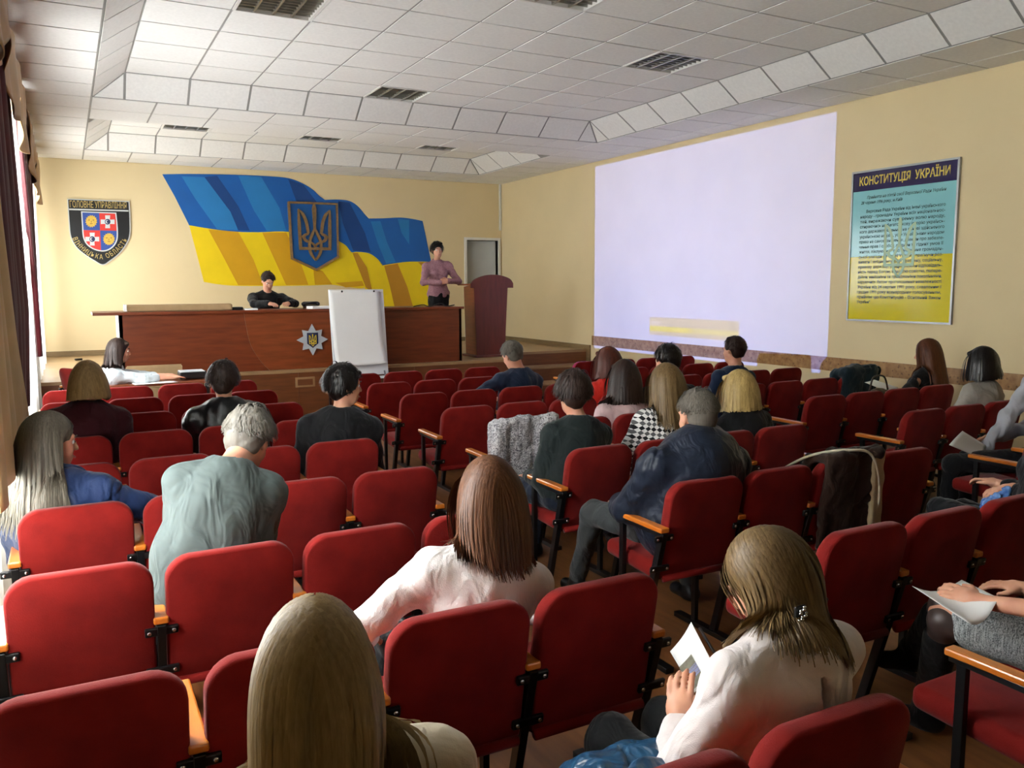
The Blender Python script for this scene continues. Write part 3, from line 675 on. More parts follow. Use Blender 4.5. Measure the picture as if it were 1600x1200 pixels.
for x in (-.30, .33): tube('leg', [(x, -.02, .62), (x * 1.05, -.22, .012)], .012, M['grey_alu'], fc)
tube('leg', [(0, .10, 1.55), (0, .24, .68)], .012, M['grey_alu'], fc)
box('tray', (-.37, -.05, .52), (.40, .015, .55), M['flipwhite'], fc, .003)

# things lying on the desk
r_ = thing('wrapped_roll', 'long flat beige wrapped package lying on the left of the desk', 'package', (1.28, 11.30, DTOP), math.radians(-1))
b = B().box((-.62, -.10, 0), (.62, .10, .085), .02); b.done('package_body', M['cardboard'], r_)
B().box((-.65, -.085, .005), (-.615, .085, .09), .006).done('white_end', M['paper'], r_)
B().box((.62, -.06, .0), (.76, .06, .04), .012).done('dark_wrap_end', M['black_plastic'], r_)
def sheet(name, label, loc, rz, w_, h_, m=None, tilt_=(0, 0), bend=0.0, group=None, cat='paper'):
    V = []; N_ = 8
    for j in range(N_ + 1):
        for i in range(N_ + 1):
            u, v = i / N_ - .5, j / N_ - .5; V.append((u * w_, v * h_, bend * (4 * u * u) + bend * .3 * math.sin(5 * v)))
    F_ = [(j * (N_ + 1) + i, j * (N_ + 1) + i + 1, (j + 1) * (N_ + 1) + i + 1, (j + 1) * (N_ + 1) + i) for j in range(N_) for i in range(N_)]
    o = link(name, mesh_from(name, V, F_, m or M['paper'], True), None, loc, (tilt_[0], tilt_[1], rz)); s_ = o.modifiers.new('t', 'SOLIDIFY'); s_.thickness = .0015
    return tag(o, label, cat, group)
def stack(name, label, loc, rz, w_, d_, h_, cat='papers'):
    o = B().box((-w_ / 2, -d_ / 2, 0), (w_ / 2, d_ / 2, h_), .003).done(name, M['paper'], None, loc, (0, 0, rz)); return tag(o, label, cat)
stack('paper_stack', 'low stack of white papers on the desk beside the seated man', (3.08, 11.28, DTOP), .1, .34, .24, .035)
stack('paper_stack', 'small white paper pile at the left elbow of the desk man', (2.13, 11.22, DTOP), -.1, .16, .2, .02)
tag(B().box((-.17, -.03, 0), (.17, .03, .012), .005).done('folder', M['black_plastic'], None, (3.42, 11.25, DTOP), (0, 0, .03)), 'thin black folder lying on the desk left of the flipchart', 'folder')
ph = thing('desk_telephone', 'dark desk telephone beside the seated man on the desk', 'telephone', (3.02, 11.62, DTOP))
B().box((-.09, -.10, 0), (.09, .10, .045), .015).done('telephone_body', M['black_plastic'], ph); B().cyl((-.10, 0, .07), (.10, 0, .07), .022, seg=12).sph((-.1, 0, .058), .03, 10).sph((.1, 0, .058), .03, 10).done('receiver', M['black_plastic'], ph, smooth=True)
tag(tube('cable', smooth_pts([(4.42, 11.3, DTOP + .006), (4.55, 11.25, DTOP + .03), (4.68, 11.33, DTOP + .006), (4.82, 11.24, DTOP + .045), (4.95, 11.33, DTOP + .006), (5.06, 11.28, DTOP + .02)], 6), .008, M['black_plastic']), 'black cable looped on the desk near the standing woman', 'cable')

# table with the projector at the front left
tb = thing('side_table', 'small wooden table with papers in front of the stage at left', 'table', (.82, 9.62, 0))
box('tabletop', (-.52, -.28, .735), (.52, .30, .76), mat('table_veneer', '7d3f22', .35, .1, 4, stretch=(1, 8, 8), col2='6a331a'), tb, .003)
for x in (-.47, .47):
    for y in (-.24, .26): box('leg', (x - .02, y - .02, 0), (x + .02, y + .02, .735), M['black_metal'], tb)
pj = thing('projector', 'dark flat projector on the small table at the front left', 'projector', (1.17, 9.62, .76))
b = B().box((-.13, -.12, .012), (.13, .12, .085), .012); b.done('projector_body', M['black_plastic'], pj)
box('top_cover', (-.125, -.115, .085), (.125, .115, .092), mat('projector_white', 'c8ccd0', .4, .03), pj, .002)
B().cyl((.12, .03, .05), (.155, .03, .05), .032, .034, 20).done('lens', M['black_metal'], pj, smooth=True)
for x in (-.1, .1): B().cyl((x, 0, 0), (x, 0, .014), .012, seg=8).done('foot', M['black_plastic'], pj)
PJ = (1.17 + .165, 9.65, .76 + .05)
# projector light: a spot with a rectangular picture
sd = bpy.data.lights.new('projector_beam', 'SPOT'); sd.energy = 1650; sd.spot_size = math.radians(72); sd.spot_blend = 0.0; sd.shadow_soft_size = 0.004
so = bpy.data.objects.new('projector_beam', sd); COL.objects.link(so); so.location = PJ
so.rotation_euler = Matrix(((0, 0, -1), (-1, 0, 0), (0, 1, 0))).to_euler()     # local -Z -> +X, local X -> -Y, local Y -> +Z
sd.use_nodes = True; nt = sd.node_tree; emn = [n for n in nt.nodes if n.type == 'EMISSION'][0]
tcn = nt.nodes.new('ShaderNodeTexCoord'); sx = nt.nodes.new('ShaderNodeSeparateXYZ'); nt.links.new(tcn.outputs['Normal'], sx.inputs[0])
def math_n(op, a, b_=None):
    n = nt.nodes.new('ShaderNodeMath'); n.operation = op
    for i, v in enumerate((a, b_)):
        if v is None: continue
        if isinstance(v, (int, float)): n.inputs[i].default_value = v
        else: nt.links.new(v, n.inputs[i])
    return n.outputs[0]
az = math_n('ABSOLUTE', sx.outputs[2]); px = math_n('DIVIDE', sx.outputs[0], az); pz_ = math_n('DIVIDE', sx.outputs[1], az)
DW = XR - PJ[0]
def rect(y_left, y_right, z0, z1):     # picture window on the wall -> 0/1 mask
    a, b_ = (PJ[1] - y_left) / DW, (PJ[1] - y_right) / DW; c_, d_ = (z0 - PJ[2]) / DW, (z1 - PJ[2]) / DW
    m1 = math_n('MULTIPLY', math_n('GREATER_THAN', px, a), math_n('LESS_THAN', px, b_)); m2 = math_n('MULTIPLY', math_n('GREATER_THAN', pz_, c_), math_n('LESS_THAN', pz_, d_))
    return math_n('MULTIPLY', m1, m2)
def mixc(base, fac, col):
    n = nt.nodes.new('ShaderNodeMix'); n.data_type = 'RGBA'; nt.links.new(fac, n.inputs[0])
    if isinstance(base, tuple): n.inputs[6].default_value = (*base, 1)
    else: nt.links.new(base, n.inputs[6])
    n.inputs[7].default_value = (*col, 1); return n.outputs[2]
PICT = (11.80, 6.88, .70, 3.70)
osd = [at(1015, 502, 'x', XR), at(1155, 505, 'x', XR), at(1155, 527, 'x', XR), at(1015, 523, 'x', XR)]
oy0, oy1 = osd[0][1], osd[1][1]
col = mixc((0, 0, 0), rect(*PICT), (.185, .30, 1.22))
col = mixc(col, rect(oy0, oy1, 1.00, 1.27), (.21, .25, .56))
col = mixc(col, rect(oy0, (oy0 + oy1) / 2, 1.06, 1.135), (.33, .38, .16))
col = mixc(col, rect((oy0 + oy1) / 2, oy1, 1.06, 1.135), (.30, .35, .36))
for k_, (fa, fb) in enumerate(((.03, .05), (.06, .075), (.085, .10), (.11, .125))): col = mixc(col, rect(oy0 + (oy1 - oy0) * fa, oy0 + (oy1 - oy0) * fb, 1.165, 1.21), (.34, .40, 1.0))
for fa, fb in ((.47, .49), (.53, .55)): col = mixc(col, rect(oy0 + (oy1 - oy0) * fa, oy0 + (oy1 - oy0) * fb, 1.075, 1.12), (.18, .20, .26))
nt.links.new(col, emn.inputs['Color']); emn.inputs['Strength'].default_value = 1.0

# boxes and papers on that table
bx = thing('cardboard_box', 'long flat tan cardboard box standing on the small table', 'box', (.87, 10.02, .66), math.radians(-3))
tag(bx, 'long tan cardboard box leaning at the stage edge behind the small table', 'box'); bx.location = (.87, 10.45, .0)
B().box((-.30, -.05, .60), (.30, .05, .84), .004).done('box_body', M['cardboard'], bx)
B().box((-.28, -.045, .0), (.28, .045, .60), .004).done('box_stand', M['cardboard'], bx)
box('flap', (-.29, -.05, .838), (.29, -.046, .862), M['cardboard'], bx)
sheet('paper_sheet', 'white sheet under the arm of the woman at the small table', (.78, 9.42, .762), .1, .42, .2)
stack('paper_stack', 'white papers behind the woman at the small table', (.62, 9.80, .76), .2, .3, .2, .02)
tag(B().box((-.05, -.03, 0), (.05, .03, .03), .01).done('power_adapter', M['black_plastic'], None, (.13, 14.2, ZS), (0, 0, .4)), 'small black adapter lying on the stage floor at left', 'adapter')

# ------------------------------------------------------------------ curtains on the window wall
def curtain(name, label, cat, y0, y1, z0, z1, xb, amp, n_, m, sweep=None, group=None, thick=.006, seed=1):
    NU, NV = int(n_ * 12), 30; V = []; rg = random.Random(seed); ph = [rg.uniform(0, 6) for _ in range(4)]
    for j in range(NV + 1):
        v = j / NV; z = z1 + (z0 - z1) * v
        a, b_ = y0, y1
        if sweep: a, b_ = sweep(v, y0, y1)
        for i in range(NU + 1):
            u = i / NU; y = a + (b_ - a) * u
            x = xb + amp * math.sin(2 * math.pi * n_ * u + .5 * math.sin(3 * v + ph[0])) + amp * .4 * math.sin(2 * math.pi * n_ * .43 * u + ph[1] + 1.5 * v)
            V.append((x, y, z))
    F_ = [(j * (NU + 1) + i, j * (NU + 1) + i + 1, (j + 1) * (NU + 1) + i + 1, (j + 1) * (NU + 1) + i) for j in range(NV) for i in range(NU)]
    o = link(name, mesh_from(name, V, F_, m, True)); s_ = o.modifiers.new('t', 'SOLIDIFY'); s_.thickness = thick
    return tag(o, label, cat, group)
sm = bpy.data.materials.new('sheer_voile'); sm.use_nodes = True; nt2 = sm.node_tree; nt2.nodes.remove(nt2.nodes['Principled BSDF'])
tl = nt2.nodes.new('ShaderNodeBsdfTranslucent'); tl.inputs[0].default_value = (.93, .93, .91, 1); tp = nt2.nodes.new('ShaderNodeBsdfTransparent')
df = nt2.nodes.new('ShaderNodeBsdfDiffuse'); df.inputs[0].default_value = (.85, .85, .84, 1)
wv = nt2.nodes.new('ShaderNodeTexNoise'); wv.inputs['Scale'].default_value = 40
m1 = nt2.nodes.new('ShaderNodeMixShader'); m1.inputs[0].default_value = .25; nt2.links.new(tl.outputs[0], m1.inputs[1]); nt2.links.new(df.outputs[0], m1.inputs[2])
m2 = nt2.nodes.new('ShaderNodeMixShader'); mr = nt2.nodes.new('ShaderNodeMapRange'); mr.inputs[3].default_value = .30; mr.inputs[4].default_value = .42
nt2.links.new(wv.outputs[0], mr.inputs[0]); nt2.links.new(mr.outputs[0], m2.inputs[0]); nt2.links.new(m1.outputs[0], m2.inputs[1]); nt2.links.new(tp.outputs[0], m2.inputs[2])
nt2.links.new(m2.outputs[0], nt2.nodes['Material Output'].inputs[0])
for k_, (ya, yb, wh) in enumerate(((1.9, 5.0, 'nearest the camera'), (6.8, 10.3, 'between the two maroon drapes'), (10.5, 14.8, 'in the far corner'))):
    o = curtain('sheer_curtain', 'white sheer window curtain ' + wh, 'curtain', ya, yb, .03, 3.5, -.32, .022, 9, sm, None, 'sheer curtains', .001, k_)
curtain('drape', 'maroon drape hanging at the left edge of the photo', 'curtain', 4.4, 7.3, .95, 3.5, -.285, .022, 9, M['maroon'], lambda v, a, b_: (a, b_ - .25 + .75 * min(v / .75, 1) - 1.1 * max(0, v - .75) / .25), 'maroon drapes', seed=3)
curtain('drape', 'maroon drape swept aside in the far corner beside the back wall', 'curtain', 8.6, 12.4, 1.0, 3.5, -.285, .022, 9, M['maroon'], lambda v, a, b_: (a + 1.9 * min(v / .7, 1) ** 1.2, b_ - 1.7 * min(v / .7, 1)), 'maroon drapes', seed=4)
curtain('drape', 'cream lined drape end swept to the window at the left edge', 'curtain', 3.3, 4.0, .98, 2.7, -.245, .018, 5, mat('cream_lining', 'd9bd80', .6, .08, 5, sheen=.2), lambda v, a, b_: (a, b_ + 1.8 * v), 'drapes', seed=5)
for k_, (ya, yb, wh) in enumerate(((4.4, 9.4, 'at the top left edge'), (10.3, 14.4, 'next to the back wall'))):
    V = []; NU, NV = 90, 14
    for j in range(NV + 1):
        for i in range(NU + 1):
            u, v = i / NU, j / NV; sw = abs(math.sin(math.pi * 3 * u)) ; dz = (.34 + .34 * sw) * v
            V.append((-.235 + .018 * math.sin(34 * u + 3 * v) + .02 * v * math.sin(60 * u), ya + (yb - ya) * u, 3.60 - dz))
    F_ = [(j * (NU + 1) + i, j * (NU + 1) + i + 1, (j + 1) * (NU + 1) + i + 1, (j + 1) * (NU + 1) + i) for j in range(NV) for i in range(NU)]
    r = thing('pelmet', 'gold swagged valance with a maroon board ' + wh, 'valance', (0, 0, 0), 0, 'window valances')
    o = link('swag', mesh_from('swag', V, F_, M['gold'], True), r); s_ = o.modifiers.new('t', 'SOLIDIFY'); s_.thickness = .006
    box('pelmet_board', (-.30, ya - .3, 3.54), (-.258, yb + .3, 3.74), M['maroon'], r)
    box('curtain_rail', (XL, ya - .3, 3.60), (-.30, yb + .3, 3.64), M['maroon'], r)
# ------------------------------------------------------------------ soft bodies: smooth-union fields -> one continuous skin
def nrm(v): v = np.asarray(v, float); return v / (np.linalg.norm(v) + 1e-12)
class Field:
    def __init__(s, h): s.h = h; s.P = []
    def cap(s, a, b, ra, rb=None, k=.02): s.P.append(('c', np.array(a, float), np.array(b, float), ra, ra if rb is None else rb, k)); return s
    def ell(s, c, r, R=None, k=.02): s.P.append(('e', np.array(c, float), np.array(r, float), np.eye(3) if R is None else np.array(R, float), k)); return s
    def cut(s, p, n, k=.01): s.P.append(('h', np.array(p, float), nrm(n), k)); return s          # removes the side n points to
    def sub(s, c, r, R=None, k=.01): s.P.append(('s', np.array(c, float), np.array(r, float), np.eye(3) if R is None else np.array(R, float), k)); return s
    def mesh(s):
        h = s.h; los = []; his = []
        for p in s.P:
            if p[0] == 'c': r = max(p[3], p[4]); los.append(np.minimum(p[1], p[2]) - r); his.append(np.maximum(p[1], p[2]) + r)
            elif p[0] == 'e': e = np.sqrt(((p[3].T * p[2]) ** 2).sum(1)); los.append(p[1] - e); his.append(p[1] + e)
        lo = np.min(los, 0) - .04; hi = np.max(his, 0) + .04
        n = np.ceil((hi - lo) / h).astype(int) + 1
        D = np.full(n, .06, np.float32)
        ax = [lo[i] + h * np.arange(n[i]) for i in range(3)]
        def window(a, b):
            i0 = np.maximum(np.floor((a - lo) / h).astype(int), 0); i1 = np.minimum(np.ceil((b - lo) / h).astype(int) + 1, n)
            sl_ = tuple(slice(i0[i], i1[i]) for i in range(3))
            return sl_, ax[0][sl_[0]][:, None, None], ax[1][sl_[1]][None, :, None], ax[2][sl_[2]][None, None, :]
        for p in s.P:
            if p[0] == 'c':
                _, a, b, ra, rb, k = p; m_ = max(ra, rb) + k + .03
                sl_, X, Y, Z = window(np.minimum(a, b) - m_, np.maximum(a, b) + m_); d = b - a; L = max(d @ d, 1e-9)
                t = np.clip(((X - a[0]) * d[0] + (Y - a[1]) * d[1] + (Z - a[2]) * d[2]) / L, 0, 1)
                q_ = np.sqrt((X - a[0] - t * d[0]) ** 2 + (Y - a[1] - t * d[1]) ** 2 + (Z - a[2] - t * d[2]) ** 2) - (ra + (rb - ra) * t)
            elif p[0] in 'es':
                _, c, r, R, k = p; e = np.sqrt(((R.T * r) ** 2).sum(1)) + k + .03
                sl_, X, Y, Z = window(c - e, c + e); x, y, z = X - c[0], Y - c[1], Z - c[2]
                u = [(R[i, 0] * x + R[i, 1] * y + R[i, 2] * z) for i in range(3)]
                k0 = np.sqrt((u[0] / r[0]) ** 2 + (u[1] / r[1]) ** 2 + (u[2] / r[2]) ** 2); k1 = np.sqrt((u[0] / r[0] ** 2) ** 2 + (u[1] / r[1] ** 2) ** 2 + (u[2] / r[2] ** 2) ** 2) + 1e-6
                q_ = k0 * (k0 - 1) / k1
            else:
                _, c, nn, k = p; sl_ = (slice(None),) * 3
                q_ = -((ax[0][:, None, None] - c[0]) * nn[0] + (ax[1][None, :, None] - c[1]) * nn[1] + (ax[2][None, None, :] - c[2]) * nn[2])
            cur = D[sl_]
            if p[0] in 'ce':
                hh = np.clip(.5 + .5 * (q_ - cur) / k, 0, 1); D[sl_] = q_ + (cur - q_) * hh - k * hh * (1 - hh)
            else:                                   # intersect with the complement
                g = -q_; hh = np.clip(.5 - .5 * (g - cur) / k, 0, 1); D[sl_] = g + (cur - g) * hh + k * hh * (1 - hh)
        return surface_nets(D, lo, h)
def surface_nets(D, lo, h):
    S = D < 0; n = D.shape
    cnt = np.zeros((n[0] - 1, n[1] - 1, n[2] - 1), np.int8)
    for i in (0, 1):
        for j in (0, 1):
            for k in (0, 1): cnt += S[i:n[0] - 1 + i, j:n[1] - 1 + j, k:n[2] - 1 + k]
    C = np.argwhere((cnt > 0) & (cnt < 8))
    idx = np.full(cnt.shape, -1, np.int32); idx[tuple(C.T)] = np.arange(len(C))
    acc = np.zeros((len(C), 3)); w_ = np.zeros(len(C))
    cor = [(i, j, k) for i in (0, 1) for j in (0, 1) for k in (0, 1)]
    val = {c: D[C[:, 0] + c[0], C[:, 1] + c[1], C[:, 2] + c[2]] for c in cor}
    for a in cor:
        for ax_ in range(3):
            if a[ax_]: continue
            b = tuple(1 if i == ax_ else a[i] for i in range(3)); va, vb = val[a], val[b]; m_ = (va < 0) != (vb < 0)
            t = np.where(m_, va / np.where(m_, va - vb, 1), 0)
            p = np.tile(np.array(a, float), (len(C), 1)); p[:, ax_] = t; acc[m_] += p[m_]; w_[m_] += 1
    V = lo + h * (C + acc / w_[:, None])
    Q = []
    for ax_ in range(3):
        o1, o2 = [(1, 2), (2, 0), (0, 1)][ax_]
        sa = [slice(None)] * 3; sb = [slice(None)] * 3; sa[ax_] = slice(0, -1); sb[ax_] = slice(1, None)
        for o in (o1, o2): sa[o] = slice(1, -1); sb[o] = slice(1, -1)
        A, Bm = S[tuple(sa)], S[tuple(sb)]; E_ = np.argwhere(A != Bm)
        if not len(E_): continue
        fl_ = A[tuple(E_.T)]; c = E_.copy(); c[:, o1] += 1; c[:, o2] += 1
        def g(d1, d2): e = c.copy(); e[:, o1] -= d1; e[:, o2] -= d2; return idx[e[:, 0], e[:, 1], e[:, 2]]
        q_ = np.stack([g(1, 1), g(0, 1), g(0, 0), g(1, 0)], 1); q_[~fl_] = q_[~fl_][:, ::-1]; Q.append(q_)
    return V, np.concatenate(Q)
def vnormals(V, Q):
    N = np.zeros_like(V); f = np.cross(V[Q[:, 2]] - V[Q[:, 0]], V[Q[:, 3]] - V[Q[:, 1]])
    for i in range(4): np.add.at(N, Q[:, i], f)
    return N / (np.linalg.norm(N, axis=1)[:, None] + 1e-12)
def relax(V, Q, it=1, lam=.5):
    for _ in range(it):
        A = np.zeros_like(V); c = np.zeros(len(V))
        for i in range(4):
            for d in (1, 3): np.add.at(A, Q[:, i], V[Q[:, (i + d) % 4]]); np.add.at(c, Q[:, i], 1)
        V = V + lam * (A / c[:, None] - V)
    return V
def waves(P, seed, freqs, amp, warp=.6):
    """smooth vector noise: sums of warped sines"""
    rg = np.random.RandomState(seed); out = np.zeros(len(P))
    for f in freqs:
        d = rg.normal(size=(3, 3)); d /= np.linalg.norm(d, axis=1)[:, None]
        ph = rg.uniform(0, 6.28, 3); w1 = np.sin(P @ d[1] * f * .6 + ph[1]) * warp * 2
        out += np.sin(P @ d[0] * f + ph[0] + w1 + .7 * np.sin(P @ d[2] * f * 1.4 + ph[2])) * amp * freqs[0] / f
    return out
def add_mesh(name, V, Q, m, parent, origin, attr=None):
    me = bpy.data.meshes.new(name); n = len(V)
    me.vertices.add(n); me.vertices.foreach_set('co', (V - np.asarray(origin)).astype(np.float32).ravel())
    k = Q.shape[1]
    me.loops.add(len(Q) * k); me.loops.foreach_set('vertex_index', Q.astype(np.int32).ravel())
    me.polygons.add(len(Q)); me.polygons.foreach_set('loop_start', np.arange(0, len(Q) * k, k, dtype=np.int32))
    me.polygons.foreach_set('use_smooth', np.ones(len(Q), bool))
    if attr is not None:
        at_ = me.attributes.new('tone', 'FLOAT', 'POINT'); at_.data.foreach_set('value', attr.astype(np.float32))
    me.update(); me.validate(); me.materials.append(m)
    return link(name, me, parent)
def field_obj(name, F_, m, parent, origin, wr=None, rel=1):
    V, Q = F_.mesh(); V = relax(V, Q, rel)
    if wr:
        seed, freqs, amp = wr[:3]; N = vnormals(V, Q); sc_ = np.array(wr[3]) if len(wr) > 3 else np.ones(3)
        L_ = (V - np.asarray(origin)) * sc_; d = waves(L_, seed, freqs, amp)
        for q_ in range(3):                        # sharp creases
            n_ = waves(L_, seed + 50 + q_, (9 + 3 * q_, 17), 1.0); d -= amp * 1.5 * np.exp(-(n_ / .16) ** 2) * np.clip(waves(L_, seed + 80 + q_, (7, 12), 1.0) + .2, 0, 1)
        V = V + N * d[:, None]
    return add_mesh(name, V, Q, m, parent, origin)

# ---- materials for people
def fabric(name, c, rough=.8, bump=.25, bscale=350, sheen=.15, var=.06, vscale=8, col2=None): return mat(name, c, rough, var, vscale, bump, bscale, sheen=sheen, spec=.25, col2=col2, fold=.55)
def skin_mat():
    m = mat('skin', 'd9a285', .5, .06, 12, .08, 200, spec=.4, col2='c98c72'); b_ = m.node_tree.nodes['Principled BSDF']
    b_.inputs['Subsurface Weight'].default_value = .12; b_.inputs['Subsurface Radius'].default_value = (.01, .004, .002); b_.inputs['Subsurface Scale'].default_value = .4; return m
M['skin'] = skin_mat()
def hair_mat(name, c, c2, rough=.48):
    m = bpy.data.materials.new(name); m.use_nodes = True; nt = m.node_tree; b_ = nt.nodes['Principled BSDF']
    a = nt.nodes.new('ShaderNodeAttribute'); a.attribute_name = 'tone'
    tc = nt.nodes.new('ShaderNodeTexCoord'); mp = nt.nodes.new('ShaderNodeMapping'); mp.inputs['Scale'].default_value = (1, 1, .07)
    nz = nt.nodes.new('ShaderNodeTexNoise'); nz.inputs['Scale'].default_value = 130; nz.inputs['Detail'].default_value = 3
    nt.links.new(tc.outputs['Object'], mp.inputs[0]); nt.links.new(mp.outputs[0], nz.inputs['Vector'])
    ad = nt.nodes.new('ShaderNodeMath'); ad.operation = 'MULTIPLY_ADD'; nt.links.new(nz.outputs[0], ad.inputs[0]); ad.inputs[1].default_value = .8; nt.links.new(a.outputs['Fac'], ad.inputs[2])
    rp = nt.nodes.new('ShaderNodeValToRGB'); rp.color_ramp.elements[0].position = .35; rp.color_ramp.elements[0].color = (*[.62 * a_ + .38 * b2_ for a_, b2_ in zip(lin(c2), lin(c))], 1); rp.color_ramp.elements[1].position = 1.0; rp.color_ramp.elements[1].color = (*lin(c), 1)
    nt.links.new(ad.outputs[0], rp.inputs[0]); nt.links.new(rp.outputs[0], b_.inputs['Base Color'])
    bp = nt.nodes.new('ShaderNodeBump'); bp.inputs['Strength'].default_value = .35; bp.inputs['Distance'].default_value = .002; nt.links.new(nz.outputs[0], bp.inputs['Height']); nt.links.new(bp.outputs[0], b_.inputs['Normal'])
    b_.inputs['Roughness'].default_value = rough; b_.inputs['Specular IOR Level'].default_value = .35
    return m
HAIR = {'blonde': hair_mat('hair_dark_blonde', 'a58a5c', '5c4526'), 'brown': hair_mat('hair_chestnut', '6b4226', '2e190d'), 'lbrown': hair_mat('hair_light_brown', '7d6440', '3a2913'),
        'black': hair_mat('hair_black', '1c1614', '070606', .3), 'dbrown': hair_mat('hair_dark_brown', '33211a', '130b08'), 'ash': hair_mat('hair_ash', '6f695c', '38342d'), 'grey': hair_mat('hair_grey', '7a756c', '34302b', .55),
        'salt': hair_mat('hair_salt', '6c655b', '2c2823', .55), 'auburn': hair_mat('hair_auburn', '5a2616', '2a0f09'), 'redbrown': hair_mat('hair_redbrown', '6a3a1c', '351a0c'), 'fair': hair_mat('hair_fair', 'c9ab6a', '6a5330'), 'sand': hair_mat('hair_sand', 'a88a58', '5f4826')}
M['eye'] = mat('eye_white', 'e8e4de', .2, .02); M['iris'] = mat('iris_dark', '2a1c14', .15, .02); M['lip'] = mat('lip', 'a8524a', .4, .05)

def rot_frame(yaw, pitch=0, roll=0):
    """rows: right, forward, up of something facing +y; yaw turns left (ccw), pitch looks down, roll tips to its right"""
    r = Matrix.Rotation(math.radians(yaw), 3, 'Z') @ Matrix.Rotation(math.radians(-pitch), 3, 'X') @ Matrix.Rotation(math.radians(roll), 3, 'Y')
    return np.array(r).T
def ik(S, W, l1, l2, pole):
    d = W - S; L = min(np.linalg.norm(d), (l1 + l2) * .995); u = nrm(d); a = (l1 * l1 - l2 * l2 + L * L) / (2 * L); hgt = math.sqrt(max(l1 * l1 - a * a, 0))
    p = np.array(pole, float); p = nrm(p - u * (p @ u)); return S + u * a + p * hgt, S + u * L
def hand_prims(F_, wrist, d, n, side, curl=.5, s=1.0, spread=.12):
    """palm, four fingers, thumb: d fingers' direction, n out of the back of the hand, side=+1 thumb on d x n side"""
    d = nrm(d); n = nrm(np.array(n) - d * (np.array(n) @ d)); t = np.cross(d, n) * side
    F_.cap(wrist, wrist + d * .04 * s, .024 * s, .027 * s, .012)
    pc = wrist + d * .055 * s; F_.ell(pc, (.040 * s, .045 * s, .016 * s), np.array([t, d, n]), .012)
    for i, (o, L) in enumerate(((.030, .070), (.010, .080), (-.010, .074), (-.029, .058))):
        b0 = wrist + d * .088 * s + t * o * s; a_ = d + t * (o * spread * 30 * .1); p = b0; ang = 0
        for j, (fl, r0, r1) in enumerate(((.45, .0092, .0086), (.32, .0084, .0078), (.23, .0076, .0064))):
            ang += curl * (.55 + .25 * j); dr = nrm(a_ * math.cos(ang) - n * math.sin(ang)); q_ = p + dr * L * fl * s; F_.cap(p, q_, r0 * s, r1 * s, .004); p = q_
    b0 = wrist + d * .030 * s + t * .030 * s; dr = nrm(d * .75 + t * .65 - n * .25); p1 = b0 + dr * .038 * s; dr2 = nrm(d * .95 + t * .15 - n * .35); F_.cap(b0, p1, .0125 * s, .0105 * s, .008); F_.cap(p1, p1 + dr2 * .034 * s, .010 * s, .0075 * s, .004)
def head_prims(F_, c, R, s=1.0, male=False):
    w = lambda x, y, z: c + s * (R[0] * x + R[1] * y + R[2] * z)
    F_.ell(w(0, -.012, .032), np.array([.074, .094, .090]) * s, R, .02)
    F_.ell(w(0, .018, -.03), np.array([.062, .074, .080]) * s, R, .03)
    F_.ell(w(0, .045, -.085), np.array([.040 if not male else .046, .040, .032]) * s, R, .03)
    F_.cap(w(0, .088, .012), w(0, .106, -.026), .009 * s, .0125 * s, .012)                     # nose
    for g in (-1, 1):
        F_.ell(w(g * .078, -.006, -.008), np.array([.008, .019, .031]) * s, R, .006)             # ears
        F_.ell(w(g * .034, .066, -.030), np.array([.020, .018, .018]) * s, R, .02)               # cheeks
        F_.cap(w(g * .018, .088, .026), w(g * .045, .076, .024), .008 * s, .007 * s, .012)     # brows
        F_.sub(w(g * .031, .094, .006), np.array([.017, .012, .009]) * s, R, .008)               # eye sockets
    F_.ell(w(0, .089, -.060), np.array([.022, .010, .007]) * s, R, .006); F_.ell(w(0, .086, -.072), np.array([.019, .010, .007]) * s, R, .006)
